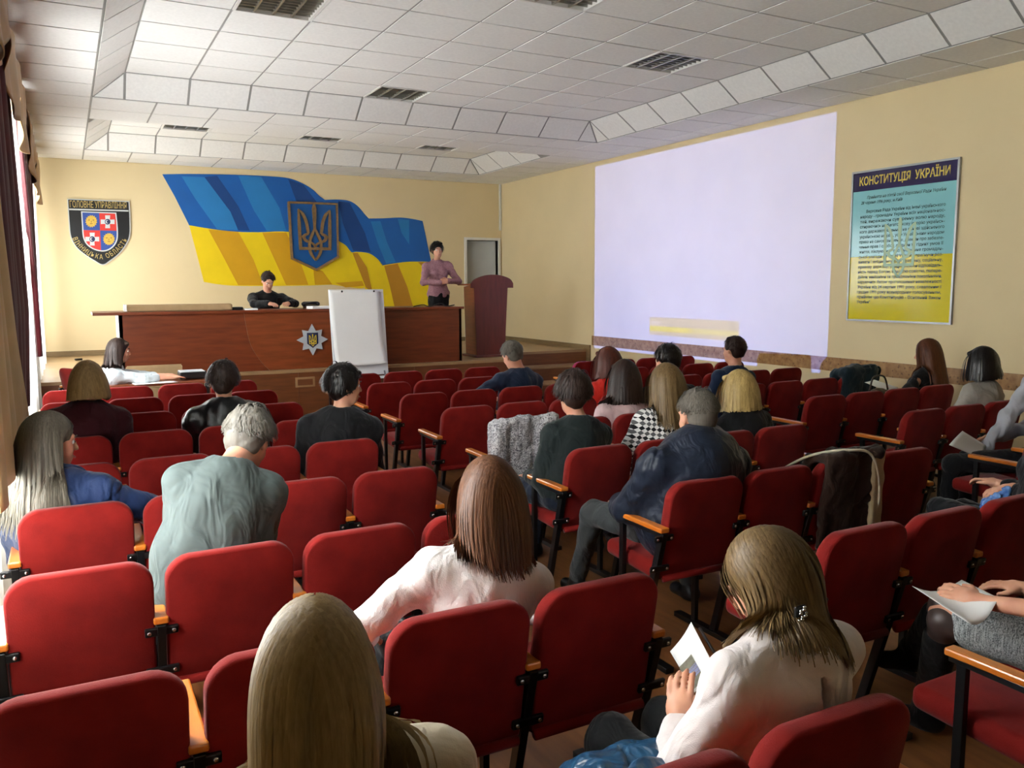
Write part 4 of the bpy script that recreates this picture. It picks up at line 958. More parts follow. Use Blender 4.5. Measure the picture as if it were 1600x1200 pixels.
def person(p):
    """p: see PEOPLE; builds an Empty with body, hair and clothes as parts"""
    male = p.get('male', False); sc = p.get('s', 1.0); bulk = p.get('bulk', 1.0); h_body = p.get('h', .013); h_cl = p.get('hc', .013)
    hip = np.array(p['hip'], float); head = np.array(p['head'], float)
    R = rot_frame(*p.get('face', (0, 10, 0)))                       # head frame
    neck = np.array(p['neck'], float) if 'neck' in p else head - np.array([0, .02, .155]) * sc
    up = nrm(neck - hip); yaw = p.get('yaw', 0); right = np.array([math.cos(math.radians(yaw)), math.sin(math.radians(yaw)), p.get('tilt', 0.0)]); right = nrm(right - up * (right @ up)); fwd = np.cross(up, right)
    L = np.linalg.norm(neck - hip); Rt = np.array([right, fwd, up])
    sw = p.get('sw', .178 if male else .152) * sc
    root = thing('person', p['label'], 'person', (float(hip[0]), float(hip[1]), p.get('base', 0.0)), 0, p.get('group'))
    org = np.array(root.location)
    sh = {g: neck - up * .082 * sc + right * g * sw + fwd * p.get('hunch', .01) for g in (-1, 1)}
    l1, l2 = .285 * sc, .255 * sc; el = {}; wr = {}
    for g, key in ((-1, 'lh'), (1, 'rh')):
        tgt = np.array(p[key], float) if key in p else hip + right * g * .10 + fwd * .30 + up * .10
        pole = np.array(p.get(key + 'p', right * g * .5 - fwd * .5 - up * .8), float)
        el[g], wr[g] = ik(sh[g], tgt, l1, l2, pole)
    fl = p.get('sleeve', 1.0)
    # ---- body
    Fb = Field(h_body); head_prims(Fb, head, R, sc, male)
    Fb.cap(neck - up * .03, head - R[2] * .05 * sc - R[1] * .015, (.056 if male else .047) * sc, (.052 if male else .044) * sc, .025)
    Fb.ell(hip + up * L * .70, np.array([.13, .098, .17]) * sc, Rt, .04); Fb.ell(hip + up * L * .25, np.array([.12, .085, .15]) * sc, Rt, .04); Fb.cap(sh[-1], sh[1], .045 * sc, None, .03)
    Fb.cap(neck - up * .06, neck - up * .02, .07 * sc, .055 * sc, .03)
    for g, key in ((-1, 'lh'), (1, 'rh')):
        Fb.cap(sh[g], el[g], .042 * sc, .034 * sc, .02); Fb.cap(el[g], wr[g], .034 * sc, .024 * sc, .015)
        hd = np.array(p.get(key + 'd', nrm(nrm(wr[g] - el[g]) + fwd * .3)), float); hn = np.array(p.get(key + 'n', up), float)
        hand_prims(Fb, wr[g], hd, hn, p.get(key + 's', -g), p.get('curl', .45), sc * (1.06 if male else .96))
    if p.get('skirt'):
        for g in (-1, 1): Fb.cap(hip + right * g * .08, np.array(p['knees'][0 if g < 0 else 1]), .075, .055, .03)
    field_obj('body', Fb, M['skin'], root, org, None, 1)
    if p.get('facial'):
        for g in (-1, 1):
            w = lambda x, y, z: head + sc * (R[0] * x + R[1] * y + R[2] * z) - org
            o = B().sph(w(g * .031, .0745, .006), .0125 * sc, 12).done('eye', M['eye'], root, smooth=True)
            B().sph(w(g * .031, .0855, .006), (.0055 * sc, .0035 * sc, .0055 * sc), 10).done('iris', M['iris'], o, smooth=True)
            tube('eyebrow', [w(g * .015, .096, .028), w(g * .032, .093, .033), w(g * .048, .080, .027)], [.003, .0036, .002], HAIR[p['hair'][0]], root, 6)
        tube('lips', [w(-.021, .090, -.066), w(-.008, .101, -.064), (w(0, .1015, -.065)), w(.008, .101, -.064), w(.021, .090, -.066)], [.002, .005, .005, .005, .002], M['lip'], root, 8)
    # ---- upper garment
    tp = p['top']; cm = tp['mat']; ex = tp.get('thick', .010); Fc = Field(h_cl)
    hipw = tp.get('hipw', 1.0)
    Fc.ell(hip + up * .04, np.array([.172 * hipw, .125, .12]) * bulk * sc + ex, Rt, .05)
    bx_ = tp.get('boxy', 0); Fc.ell(hip + up * L * .42, np.array([.145 + .022 * bx_, .108 + .008 * bx_, .17]) * bulk * sc + ex, Rt, .06)
    Fc.ell(hip + up * L * .72 - fwd * .005, np.array([.158, .112, .155]) * bulk * sc + ex, Rt, .06)
    if not male and tp.get('bust', 1): 
        for g in (-1, 1): Fc.ell(hip + up * L * .66 + fwd * .085 + right * g * .07, np.array([.06, .05, .06]) * sc + ex * .5, Rt, .04)
    for g in (-1, 1):
        Fc.cap(neck - up * .030, sh[g], .050 * sc + ex * .5, .050 * sc * bulk ** .5 + ex * .6, .05); tp.get('trap', 1) and Fc.cap(neck - up * .035 - fwd * .012, neck - up * .06 + (sh[g] - neck) * .55, .062 * sc + ex * .3, .056 * sc + ex * .3, .05)
        b2 = bulk ** .6
        e2 = el[g]; Fc.cap(sh[g], e2, .051 * sc * b2 + ex * .8, .045 * sc * b2 + ex * .8, .05)
        if fl > .55: Fc.cap(e2, e2 + (wr[g] - e2) * min(1, (fl - .5) * 2), .045 * sc * b2 + ex * .8, .034 * sc * b2 + ex * .9, .015)
    if tp.get('collar'):
        ch = tp['collar']
        for t in np.linspace(0, 2 * math.pi, 13)[:-1]:
            a = neck - up * .02 + (right * math.cos(t) * .068 + fwd * (math.sin(t) * .062 + .004)) * sc * tp.get('collw', 1.0); t2 = t + math.pi / 6
            a2 = neck - up * .02 + (right * math.cos(t2) * .068 + fwd * (math.sin(t2) * .062 + .004)) * sc * tp.get('collw', 1.0)
            f1 = -.02 * max(0, math.sin(t)); Fc.cap(a + up * (ch + f1), a2 + up * (ch - .02 * max(0, math.sin(t2))), .010 + ex * .2, None, .012); Fc.cap(a, a2, .014 + ex * .2, None, .02)
    Fc.sub(neck + up * (.06 if tp.get('collar') else .045) + fwd * .01, np.array([.058, .056, .065 if not tp.get('collar') else .08]) * sc, Rt, .012)
    for (c_, r_) in tp.get('holes', []): Fc.sub(np.array(c_), r_, Rt, .004)
    g0 = field_obj(tp.get('name', 'jacket'), Fc, cm, root, org, (p.get('seed', 1), tp.get('wf', (26, 47, 80)), tp.get('wa', .0035)), 1)
    # ---- legs
    if 'knees' in p or not p.get('nolegs'):
        kn = p.get('knees', None); ft = p.get('feet', None)
        if kn is None: kn = [hip + right * g * .10 + fwd * .43 + np.array([0, 0, -.02]) for g in (-1, 1)]
        if ft is None: ft = [np.array([k[0], k[1] + .02, org[2] + .09]) for k in kn]
        bt = p['bottom']; Fl = Field(p.get('hl', .022))
        Fl.ell(hip + up * .01, np.array([.165, .125, .11]) * bulk ** .5 * sc, Rt, .05)
        for i, g in enumerate((-1, 1)):
            k_ = np.array(kn[i], float); f_ = np.array(ft[i], float); hj = hip + right * g * .085
            if p.get('skirt') == 'short': Fl.cap(hj, hj + (k_ - hj) * .78, .09, .080, .05)
            else: Fl.cap(hj, k_, .085 * bulk ** .5, .066, .04)
            if not p.get('skirt'): Fl.cap(k_, f_, .064, .050, .03)
            elif p.get('skirt') == 'long': Fl.cap(k_, k_ + (f_ - k_) * .25, .07, .075, .05)
        if p.get('skirt'): Fl.cap(hip + ((np.array(kn[0]) + np.array(kn[1])) / 2 - hip) * (.78 if p['skirt'] == 'short' else 1), hip, .07, .12, .06)
        field_obj(p.get('bname', 'trousers'), Fl, bt, root, org, (p.get('seed', 1) + 5, (22, 41, 70), .004), 1)
        if p.get('skirt'):
            for i in range(2):
                Fl = Field(p.get('hl', .014)); Fl.cap(np.array(kn[i]) + (hip - np.array(kn[i])) * .45, kn[i], .062, .056, .02); Fl.cap(kn[i], np.array(ft[i], float), .055, .036, .02); field_obj('stocking', Fl, p['stock'], root, org)
        for i in range(2):
            f_ = np.array(ft[i], float); fd = nrm(np.array([fwd[0], fwd[1], 0])) if 'footd' not in p else nrm(p['footd'][i]); z0 = org[2] if f_[2] < org[2] + .2 else f_[2] - .09
            Fs = Field(.009 if p.get('boot') or 'hl' in p else .013); Fs.cap(f_ * [1, 1, 0] + [0, 0, z0 + .045] - fd * .03, f_ * [1, 1, 0] + [0, 0, z0 + .038] + fd * .11, .042, .036, .02); Fs.cap(f_, f_ * [1, 1, 0] + [0, 0, z0 + .05], .046, .044, .03)
            if p.get('boot'): Fs.cap(f_, f_ + (np.array(kn[i]) - f_) * .8, .05, .062, .03)
            Fs.cut((0, 0, z0 + .004), (0, 0, -1)); field_obj('boot' if p.get('boot') else 'shoe', Fs, p.get('shoe', M['black_plastic']), root, org)
    # ---- hair
    hs = p['hair']; make_hair(root, org, head, R, sc, hs[1], HAIR[hs[0]], p, dict(neck=neck, hip=hip, up=up, sh=sh, Rt=Rt, L=L, bulk=bulk, el=el, fwd=fwd, right=right, ex=ex))
    root['_f'] = 0; del root['_f']
    return root, dict(sh=sh, el=el, wr=wr, right=right, fwd=fwd, up=up, neck=neck, R=R, org=org)
def make_hair(root, org, c, R, s, style, m, p, bd):
    w = lambda x, y, z: c + s * (R[0] * x + R[1] * y + R[2] * z)
    seed = p.get('seed', 1); hh = p.get('hh', .0085)
    F_ = Field(hh)
    def finish(amp=.002, fr=(60, 110, 190), squash=(1, 1, .25), tone=.25):
        V, Q = F_.mesh(); V = relax(V, Q, 1); N = vnormals(V, Q)
        loc = (V - c) @ R.T; d = waves(loc * np.array(squash), seed, fr, amp); V = V + N * d[:, None]
        return add_mesh('hair', V, Q, m, root, org, np.clip(tone + d / max(amp, 1e-6) * .15, 0, 1))
    cap_r = np.array([.082, .102, .099]) * s
    if style in ('short', 'crop'):
        t = .004 if style == 'crop' else .010
        F_.ell(w(0, -.023, .034), cap_r + (t - .008) * s, R, .01); F_.ell(w(0, -.045, -.03), np.array([.062, .044, .055]) * s, R, .03)
        F_.cap(w(-.03, .035, .115), w(.04, .037, .112), .012 * s, .010 * s, .03)
        F_.sub(w(0, .125, -.012), np.array([.11, .078, .105]) * s, R, .008)
        for g in (-1, 1): F_.sub(w(g * .085, .012, -.045), np.array([.03, .045, .055]) * s, R, .006)
        F_.cut(w(0, -.03, -.075), -R[2] - R[1] * .25, .01); finish(.0018 if style == 'short' else .0012, (70, 130, 220), (1, .6, 1))
        return strands(root, org, c, R, s, m, dict(n=p.get('hn', 500), len=.026 if style == 'short' else .012, r=p.get('hr', .0026), zmin=-.85, whorl=.26 if style == 'short' else .10, loft=.010 if style == 'short' else .002, step=.009, clumps=60, clump=.22 if style == 'short' else .05, back=0, tipl=.3), seed, bd)
    if style == 'pixie':
        F_.ell(w(0, -.018, .036), cap_r + .006 * s, R, .01); F_.ell(w(0, -.05, -.03), np.array([.068, .046, .07]) * s, R, .03)
        F_.cap(w(-.05, .062, .10), w(.06, .066, .085), .018 * s, .015 * s, .03)
        for g in (-1, 1): F_.cap(w(g * .078, .006, .03), w(g * .076, .012, -.03), .011 * s, .004 * s, .02)
        F_.sub(w(0, .135, -.022), np.array([.105, .080, .105]) * s, R, .008); F_.cut(w(0, -.03, -.105), -R[2] - R[1] * .2, .01)
        finish(.003, (55, 100, 170), (1, .8, .5))
        return strands(root, org, c, R, s, m, dict(n=p.get('hn', 600), len=.060, r=p.get('hr', .0030), zmin=-.85, whorl=.35, loft=.018, step=.012, clumps=50, clump=.3, back=0, tipl=.2, **({'tuck': p['tuck']} if 'tuck' in p else {})), seed, bd)
    if style in ('bob', 'bobl'):
        low = p.get('low', -.108 if style == 'bob' else -.165)
        F_.ell(w(0, -.016, .036), cap_r + .001 * s, R, .01); F_.ell(w(0, -.022, -.045), np.array([.090, .097, .114]) * s, R, .05); F_.ell(w(0, -.03, low + .04), np.array([.092, .088, .06]) * s, R, .04)
        F_.cap(w(-.05, .066, .085), w(.05, .066, .085), .016 * s, None, .03)
        F_.sub(w(0, .13, -.06), np.array([.075, .085, .125]) * s, R, .01); F_.cut(w(0, 0, low), -R[2] + R[1] * p.get('bobcut', .0), .012)
        F_.sub(w(0, .04, low - .01), np.array([.07, .09, .07]) * s, R, .02)
        if 'tuck' in p: F_.sub(w(0, .115, -.06), np.array([.14, .085, .13]) * s, R, .01)
        finish(.002, (75, 140, 230), (1, 1, .12))
        return strands(root, org, c, R, s, m, dict(n=p.get('hn', 480), step=.03, len=.42, r=p.get('hr', .0046), part=p.get('part', .0), blunt=low, loft=.012, clumps=60, clump=.05, back=0, tipl=.15, **({'tuck': p['tuck']} if 'tuck' in p else {}), hells=[(np.array([0, -.022, -.045]), np.array([.096, .102, .119])), (np.array([0, -.03, low + .035]), np.array([.100, .095, .066]))]), seed, bd)
    # long styles: scalp cap + strands laid over head, neck and shoulders
    F_.ell(w(0, -.016, .035), cap_r - .001 * s, R, .01); F_.ell(w(0, -.045, -.04), np.array([.066, .050, .066]) * s, R, .03)
    F_.sub(w(0, .13, -.045), np.array([.10, .08, .115]) * s, R, .008); F_.cut(w(0, -.03, -.095), -R[2], .012)
    finish(.001); return strands(root, org, c, R, s, m, p.get('long', {}), seed, bd)
def strands(root, org, c, R, s, m, hp, seed, bd):
    n = hp.get('n', 800); Ls = hp.get('len', .45); r0 = hp.get('r', .0030); rg = np.random.RandomState(seed)
    # roots over the scalp
    u = rg.normal(size=(n * 6, 3)); u /= np.linalg.norm(u, axis=1)[:, None]
    keep = (u[:, 2] > hp.get('zmin', -.35)) & ~((u[:, 1] > .45) & (u[:, 2] < .52)) & ~((u[:, 1] > .2) & (u[:, 2] < .05)); u = u[keep][:n]; n = len(u)
    ce = np.array([0, -.016, .035]); P = ce + u * np.array([.084, .104, .101])
    part = hp.get('part', 0.0); sidev = np.sign(u[:, 0] - part + 1e-6)
    loose = rg.uniform(0, 1, n); leng = Ls * rg.uniform(.82, 1.05, n) + (u[:, 2] * .06)
    step = hp.get('step', .025); NS = int(max(leng) / step) + 2
    down = R @ np.array([0, 0, -1.0])                       # gravity in head frame
    bk = R @ (-bd['fwd'])
    D0 = np.stack([sidev * .9 * np.clip(u[:, 2], 0, 1), -.35 * np.ones(n) * np.clip(u[:, 2] + .2, 0, 1), -.25 * np.ones(n)], 1)
    if hp.get('whorl'): fr_ = np.clip((u[:, 1] - .35) / .4, 0, 1); leng = leng * (1 - .75 * fr_)
    if hp.get('whorl'): D0 = u - np.array([.05, -.35, .93]) * (u @ np.array([.05, -.35, .93]))[:, None] + rg.normal(size=(n, 3)) * hp['whorl'] + u * .35
    dirn = D0 / np.linalg.norm(D0, axis=1)[:, None]
    tr_ = [P.copy()]; col_pts = []
    toL = lambda q_: (np.asarray(q_) - c) @ R.T / s
    caps = [(toL(bd['neck'] - bd['up'] * .05), toL(c - R[2] * .05 * s), .060, .056)]
    for g in (-1, 1): caps.append((toL(bd['neck'] - bd['up'] * .03), toL(bd['sh'][g]), .062 + bd['ex'], .068 + bd['ex'])); caps.append((toL(bd['sh'][g]), toL(bd['el'][g]), .068 + bd['ex'], .060 + bd['ex']))
    ells = [(toL(bd['hip'] + bd['up'] * bd['L'] * .72), np.array([.165, .118, .16]) * bd['bulk'] + bd['ex'] + .006), (toL(bd['hip'] + bd['up'] * bd['L'] * .42), np.array([.15, .112, .18]) * bd['bulk'] + bd['ex'] + .006)]
    RtL = np.array([R @ v for v in bd['Rt']]); hells = hp.get('hells', [])
    pull = hp.get('pull', None); clump = rg.randint(0, hp.get('clumps', 40), n); co = rg.normal(size=(hp.get('clumps', 40), 3)) * hp.get('clump', .12)
    done = np.zeros(n)
    for k in range(NS):
        tgt = down + co[clump] * (.3 + .7 * min(1, k * step / .3)) + bk * hp.get('back', .06)
        if pull is not None:
            for (pt, k0, k1, wgt, sel) in pull:
                if k0 <= k * step < k1:
                    msk = sel(u, P) if sel else np.ones(n, bool); v = toL(pt) - P; v /= np.linalg.norm(v, axis=1)[:, None] + 1e-6; tgt = tgt + v * wgt * msk[:, None]
        tgt /= np.linalg.norm(tgt, axis=1)[:, None]
        dirn = dirn * .62 + tgt * .38; dirn /= np.linalg.norm(dirn, axis=1)[:, None]
        stp = np.where((k * step < leng) & (P[:, 2] > hp.get('blunt', -9)), step, 0)[:, None]
        P = P + dirn * stp
        off = .002 + hp.get('loft', .008) * loose
        # keep outside head, neck, shoulders, torso
        for _ in range(2):
            q_ = (P - ce) / (np.array([.083, .103, .100]) + off[:, None] * .55); l_ = np.linalg.norm(q_, axis=1); ins_ = l_ < 1
            P = np.where(ins_[:, None], ce + (P - ce) / l_[:, None], P)
            for a, b, ra, rb in caps:
                d = b - a; t = np.clip(((P - a) @ d) / (d @ d), 0, 1); q2 = P - a - t[:, None] * d; l_ = np.linalg.norm(q2, axis=1) + 1e-9; rr = ra + (rb - ra) * t + off * .6
                P = np.where((l_ < rr)[:, None], a + t[:, None] * d + q2 / l_[:, None] * rr[:, None], P)
            for ec, er in hells:
                q2 = (P - ec) / (er + off[:, None] * .6); l_ = np.linalg.norm(q2, axis=1) + 1e-9; P = np.where((l_ < 1)[:, None], ec + (P - ec) / l_[:, None], P)
            for ec, er in ells:
                q2 = (P - ec) @ RtL.T; l_ = np.linalg.norm(q2 / (er + off[:, None] * .6), axis=1) + 1e-9
                P = np.where((l_ < 1)[:, None], ec + (q2 / l_[:, None]) @ RtL, P)
        # keep the face free
        ff = (P[:, 1] > .055) & (np.abs(P[:, 0]) < .062) & (P[:, 2] < .07) & (P[:, 2] > -.13) & (k * step < .35)
        P[:, 0] = np.where(ff, np.sign(P[:, 0] + 1e-9) * .064, P[:, 0])
        if 'tuck' in hp:
            tk = (P[:, 1] > hp['tuck']) & (P[:, 2] < .05) & (k * step < .4); P[:, 1] = np.where(tk, hp['tuck'] + (P[:, 1] - hp['tuck']) * .1, P[:, 1])
        d_ = P - tr_[-1]; l_ = np.linalg.norm(d_, axis=1)[:, None]; dirn = np.where(l_ > 1e-5, d_ / (l_ + 1e-9), dirn)
        tr_.append(P.copy())
    Tn = np.stack(tr_, 1)                                    # n, NS+1, 3
    for _ in range(2): Tn[:, 1:-1] = .25 * Tn[:, :-2] + .5 * Tn[:, 1:-1] + .25 * Tn[:, 2:]
    K = Tn.shape[1]; tt = np.clip(np.arange(K)[None, :] * step / leng[:, None], 0, 1)
    rad = r0 * (1.0 - .75 * tt ** 2) * rg.uniform(.7, 1.25, n)[:, None]
    T_ = np.gradient(Tn, axis=1); T_ /= np.linalg.norm(T_, axis=2)[..., None] + 1e-9
    out = Tn - ce; A = np.cross(T_, out); A /= np.linalg.norm(A, axis=2)[..., None] + 1e-9; Bv = np.cross(T_, A)
    V = []
    for q_, (ca, cb) in enumerate(((2.1, 0), (0, .45), (-2.1, 0))): V.append(Tn + (A * ca - Bv * cb * 1.0) * rad[..., None])
    V = np.stack(V, 2).reshape(-1, 3)
    i0 = (np.arange(n)[:, None] * K + np.arange(K - 1)[None, :]).ravel() * 3
    Q = np.concatenate([np.stack([i0 + a, i0 + b, i0 + 3 + b, i0 + 3 + a], 1) for a, b in ((0, 1), (1, 2))])
    Vw = c + s * (V @ R)
    live = (np.repeat(np.arange(K)[None, :] * step, n, 0) <= leng[:, None] + step)[:, :-1].ravel(); Q = Q[np.tile(live, 2)]
    tone = np.repeat((rg.uniform(0, .16, n) + rg.uniform(-.05, .22, hp.get('clumps', 40))[clump])[:, None], K * 3, 1).ravel() + np.repeat(np.repeat(tt * hp.get('tipl', .2), 3, 1).ravel(), 1)
    o = add_mesh('hair_strands', Vw, Q, m, root, org, np.clip(tone, 0, 1)); o['kind'] = 'stuff'
    return o
# ------------------------------------------------------------------ the people
def ht(u, v, y, drop=.135): q_ = at(u, v, 'y', y); return np.array([q_[0], q_[1], q_[2] - drop])      # head centre from the crown seen in the photo
def rowy(k): return ROW0 + ROWD * k
def hipat(blk, k, i, dx=0, dy=.26, z=.545): x, y = seat_pos(k, blk, i); return (x + dx, y + dy, z)
def checker_mat():
    m = fabric('checked_knit', 'e8e6e2', .8); nt = m.node_tree; b_ = nt.nodes['Principled BSDF']
    tc = nt.nodes.new('ShaderNodeTexCoord'); mp = nt.nodes.new('ShaderNodeMapping'); mp.inputs['Rotation'].default_value = (0, math.radians(38), 0); nt.links.new(tc.outputs['Object'], mp.inputs[0])
    sp = nt.nodes.new('ShaderNodeSeparateXYZ'); cb = nt.nodes.new('ShaderNodeCombineXYZ'); nt.links.new(mp.outputs[0], sp.inputs[0]); nt.links.new(sp.outputs[0], cb.inputs[0]); nt.links.new(sp.outputs[2], cb.inputs[1]); cb.inputs[2].default_value = .004
    a = nt.nodes.new('ShaderNodeTexChecker'); a.inputs['Scale'].default_value = 48; a.inputs[1].default_value = (.01, .01, .012, 1); a.inputs[2].default_value = (.82, .81, .78, 1)
    c = nt.nodes.new('ShaderNodeTexChecker'); c.inputs['Scale'].default_value = 24; c.inputs[1].default_value = (.0, .0, .0, 1); c.inputs[2].default_value = (1, 1, 1, 1)
    for t in (a, c): nt.links.new(cb.outputs[0], t.inputs['Vector'])
    mx = nt.nodes.new('ShaderNodeMix'); mx.data_type = 'RGBA'; mx.blend_type = 'ADD'; mx.inputs[0].default_value = .12; nt.links.new(a.outputs[0], mx.inputs[6]); nt.links.new(c.outputs[0], mx.inputs[7]); nt.links.new(mx.outputs[2], b_.inputs['Base Color']); return m
def paisley_mat(name, ca, cb_, scale=26):
    m = fabric(name, ca, .6); nt = m.node_tree; b_ = nt.nodes['Principled BSDF']; tc = nt.nodes.new('ShaderNodeTexCoord')
    nz = nt.nodes.new('ShaderNodeTexNoise'); nz.inputs['Scale'].default_value = scale; nz.inputs['Detail'].default_value = 2; nz.inputs['Distortion'].default_value = 2.6; nt.links.new(tc.outputs['Object'], nz.inputs['Vector'])
    rp = nt.nodes.new('ShaderNodeValToRGB'); rp.color_ramp.interpolation = 'EASE'; e = rp.color_ramp.elements; e[0].position = .40; e[0].color = (*lin(ca), 1); e[1].position = .5; e[1].color = (*lin(cb_), 1); e2 = e.new(.58); e2.color = (*lin(ca), 1)
    nt.links.new(nz.outputs[0], rp.inputs[0]); nt.links.new(rp.outputs[0], b_.inputs['Base Color']); return m
def tweed_mat():
    m = fabric('grey_tweed', 'b4babb', .85, .4, 500); nt = m.node_tree; b_ = nt.nodes['Principled BSDF']; tc = nt.nodes.new('ShaderNodeTexCoord')
    outs = []
    for st in ((18, 400, 400), (400, 400, 18)):
        mp = nt.nodes.new('ShaderNodeMapping'); mp.inputs['Scale'].default_value = st; nz = nt.nodes.new('ShaderNodeTexNoise'); nz.inputs['Scale'].default_value = .55; nz.inputs['Detail'].default_value = 3
        nt.links.new(tc.outputs['Object'], mp.inputs[0]); nt.links.new(mp.outputs[0], nz.inputs['Vector']); outs.append(nz.outputs[0])
    ad = nt.nodes.new('ShaderNodeMath'); ad.operation = 'ADD'; nt.links.new(outs[0], ad.inputs[0]); nt.links.new(outs[1], ad.inputs[1])
    rp = nt.nodes.new('ShaderNodeValToRGB'); rp.color_ramp.elements[0].position = .38; rp.color_ramp.elements[0].color = (*lin('4d5354'), 1); rp.color_ramp.elements[1].position = .62; rp.color_ramp.elements[1].color = (*lin('c2c8c8'), 1)
    mr = nt.nodes.new('ShaderNodeMath'); mr.operation = 'MULTIPLY'; mr.inputs[1].default_value = .5; nt.links.new(ad.outputs[0], mr.inputs[0]); nt.links.new(mr.outputs[0], rp.inputs[0]); nt.links.new(rp.outputs[0], b_.inputs['Base Color']); return m
C_ = {'black': fabric('black_cloth', '141417', .75), 'darkgreen': fabric('dark_green_cloth', '1d2626', .75), 'white': fabric('white_knit', 'ece6e4', .85, .35, 260, .2, .02), 'lace': fabric('pale_blouse', 'f0e6e4', .8, .3, 420, .2, .02), 'beige': fabric('beige_top', 'd5c6ac', .8, .3, 300),
      'greysuit': fabric('grey_suit', '4c5654', .7, .15, 600, .1, .03), 'bluepuff': fabric('blue_padded', '293c66', .5, .15, 200, .1, .08), 'navypuff': fabric('navy_padded', '1d2433', .45, .12, 200, .05, .06), 'leather': mat('black_leather', '0e0e10', .32, .05, 20, .3, 90), 'burgundy': fabric('burgundy_wool', '3a1018', .9, .4, 300),
      'navysuit': fabric('navy_suit', '1a2740', .7, .15, 500), 'pink': fabric('pale_pink_knit', 'd3b5b4', .85, .3, 300), 'redtop': fabric('red_knit', 'cf2a1e', .8, .3, 300), 'blacktee': fabric('black_tee', '15171d', .85), 'blueshirt': fabric('dark_blue_jumper', '20304c', .85), 'knit': fabric('grey_knit', '9c968c', .9, .4, 260), 'shirt': fabric('light_grey_shirt', 'b4b6bd', .7, .15, 500),
      'mauve': mat('mauve_blouse', 'ab7f88', .75, .15, 60, .3, 300, col2='92666e'), 'palegrey': fabric('pale_grey_blouse', 'c4ccd0', .7), 'darktr': fabric('dark_trousers', '17181b', .8), 'greytr': fabric('charcoal_trousers', '3c3f40', .8, .2, 500), 'navytr': fabric('navy_jeans', '1a2233', .8), 'check': checker_mat(), 'tweed': tweed_mat(), 'tights': mat('sheer_tights', '4a3b37', .45, .1, 20)}
KM = {}
def P_(name, **k): KM[name] = person(k)
# --- nearest people
hd = ht(485, 938, 1.37, .128)
P_('blonde', label='woman with long straight dark-blonde hair, nearest the camera at the bottom edge', head=hd, neck=hd + [.04, -.02, -.150], hip=(.42, 1.37, .50), face=(-14, 8, 4), yaw=-8, sw=.168, h=.010, hc=.009, hh=.006, seed=11, tilt=.10,
   hair=('blonde', 'long'), long=dict(n=1900, len=.60, r=.0026, part=-.02, back=.25, clump=.035, clumps=160, tipl=.1, pull=[(hd + np.array([-.10, -.13, -.45]), .12, .8, .8, None)]), top=dict(mat=C_['beige'], name='top', wa=.003), bottom=C_['darktr'], s=1.0)
hd = ht(762, 712, 2.26)
P_('white', label='woman with long chestnut hair in a white jumper', head=hd, neck=hd + [.0, -.03, -.165], hip=(1.0, 2.25, .53), face=(-6, 10, 2), yaw=-4, h=.010, hc=.009, seed=12, bulk=1.02, tilt=-.06, sw=.172, lh=(.80, 2.52, .62), rh=(1.22, 2.55, .62), lhp=(-1, -.3, -.3), rhp=(1, -.3, -.3),
   hair=('brown', 'long'), long=dict(n=2200, len=.245, r=.0022, part=.0, back=.14, clump=.05, clumps=90, tipl=.1, pull=[(hd + np.array([.06, -.12, -.32]), .16, .5, .7, None)]), top=dict(mat=C_['white'], name='jumper', wa=.0038), bottom=C_['darktr'])
hd = ht(1205, 838, 1.42, .115)
P_('lace', label='woman in a pale keyhole blouse reading a leaflet, hair clipped back', head=hd, neck=(1.42, 1.31, .965), hip=(1.40, 1.37, .47), face=(22, 30, -4), yaw=6, h=.0055, hc=.008, seed=13, sw=.172, hunch=.0, lh=at(1062, 1140, 'y', 1.56), rh=(1.53, 1.66, .60), lhp=(-.9, -.5, -.5), rhp=(1, -.5, -.2), lhd=(.35, .45, .82), lhn=(-.8, -.5, .3), curl=.38, tilt=-.02,
   hair=('lbrown', 'long'), long=dict(n=2200, len=.27, r=.0022, part=.02, back=.0, loft=.014, clump=.03, clumps=90, tipl=.45, pull=[(hd + np.array([.05, -.125, -.05]), 0, .12, 2.4, None), (hd + np.array([-.02, -.12, -.2]), .12, .24, 2.0, None), (hd + np.array([-.20, .10, -.45]), .08, .7, 1.5, lambda u, P: (u[:, 0] < -.4) & (u[:, 2] < .35)), (hd + np.array([-.10, -.19, -.36]), .14, .7, 3.0, lambda u, P: ~((u[:, 0] < -.4) & (u[:, 2] < .35)))]),
   top=dict(mat=C_['lace'], name='blouse', trap=0, wa=.0035, holes=[(np.array([1.42, 1.205, .845]), (.017, .06, .034)), (np.array([1.415, 1.21, .872]), (.010, .06, .025))]), bottom=C_['darktr'])
hd = ht(385, 635, 3.30)
P_('gray', label='grey-haired man in a grey suit jacket, head bowed to the right', male=True, head=hd, neck=(.50, 3.14, 1.10), hip=(.37, 3.10, .54), face=(-34, 30, 8), yaw=-6, h=.010, hc=.009, seed=14, bulk=1.12, sw=.152, tilt=-.16, lh=(.36, 3.48, .62), rh=(.62, 3.52, .60), rhp=(.6, -.5, -.8), lhp=(-.6, -.5, -.8),
   hair=('grey', 'short'), hn=2000, hr=.0022, hh=.005, top=dict(mat=C_['greysuit'], name='suit_jacket', wa=.0022, collar=.03, collw=1.08, hipw=1.28, boxy=1.8, wf=(24, 41, 70)), bottom=C_['darktr'])
hd = ht(75, 642, 4.03)
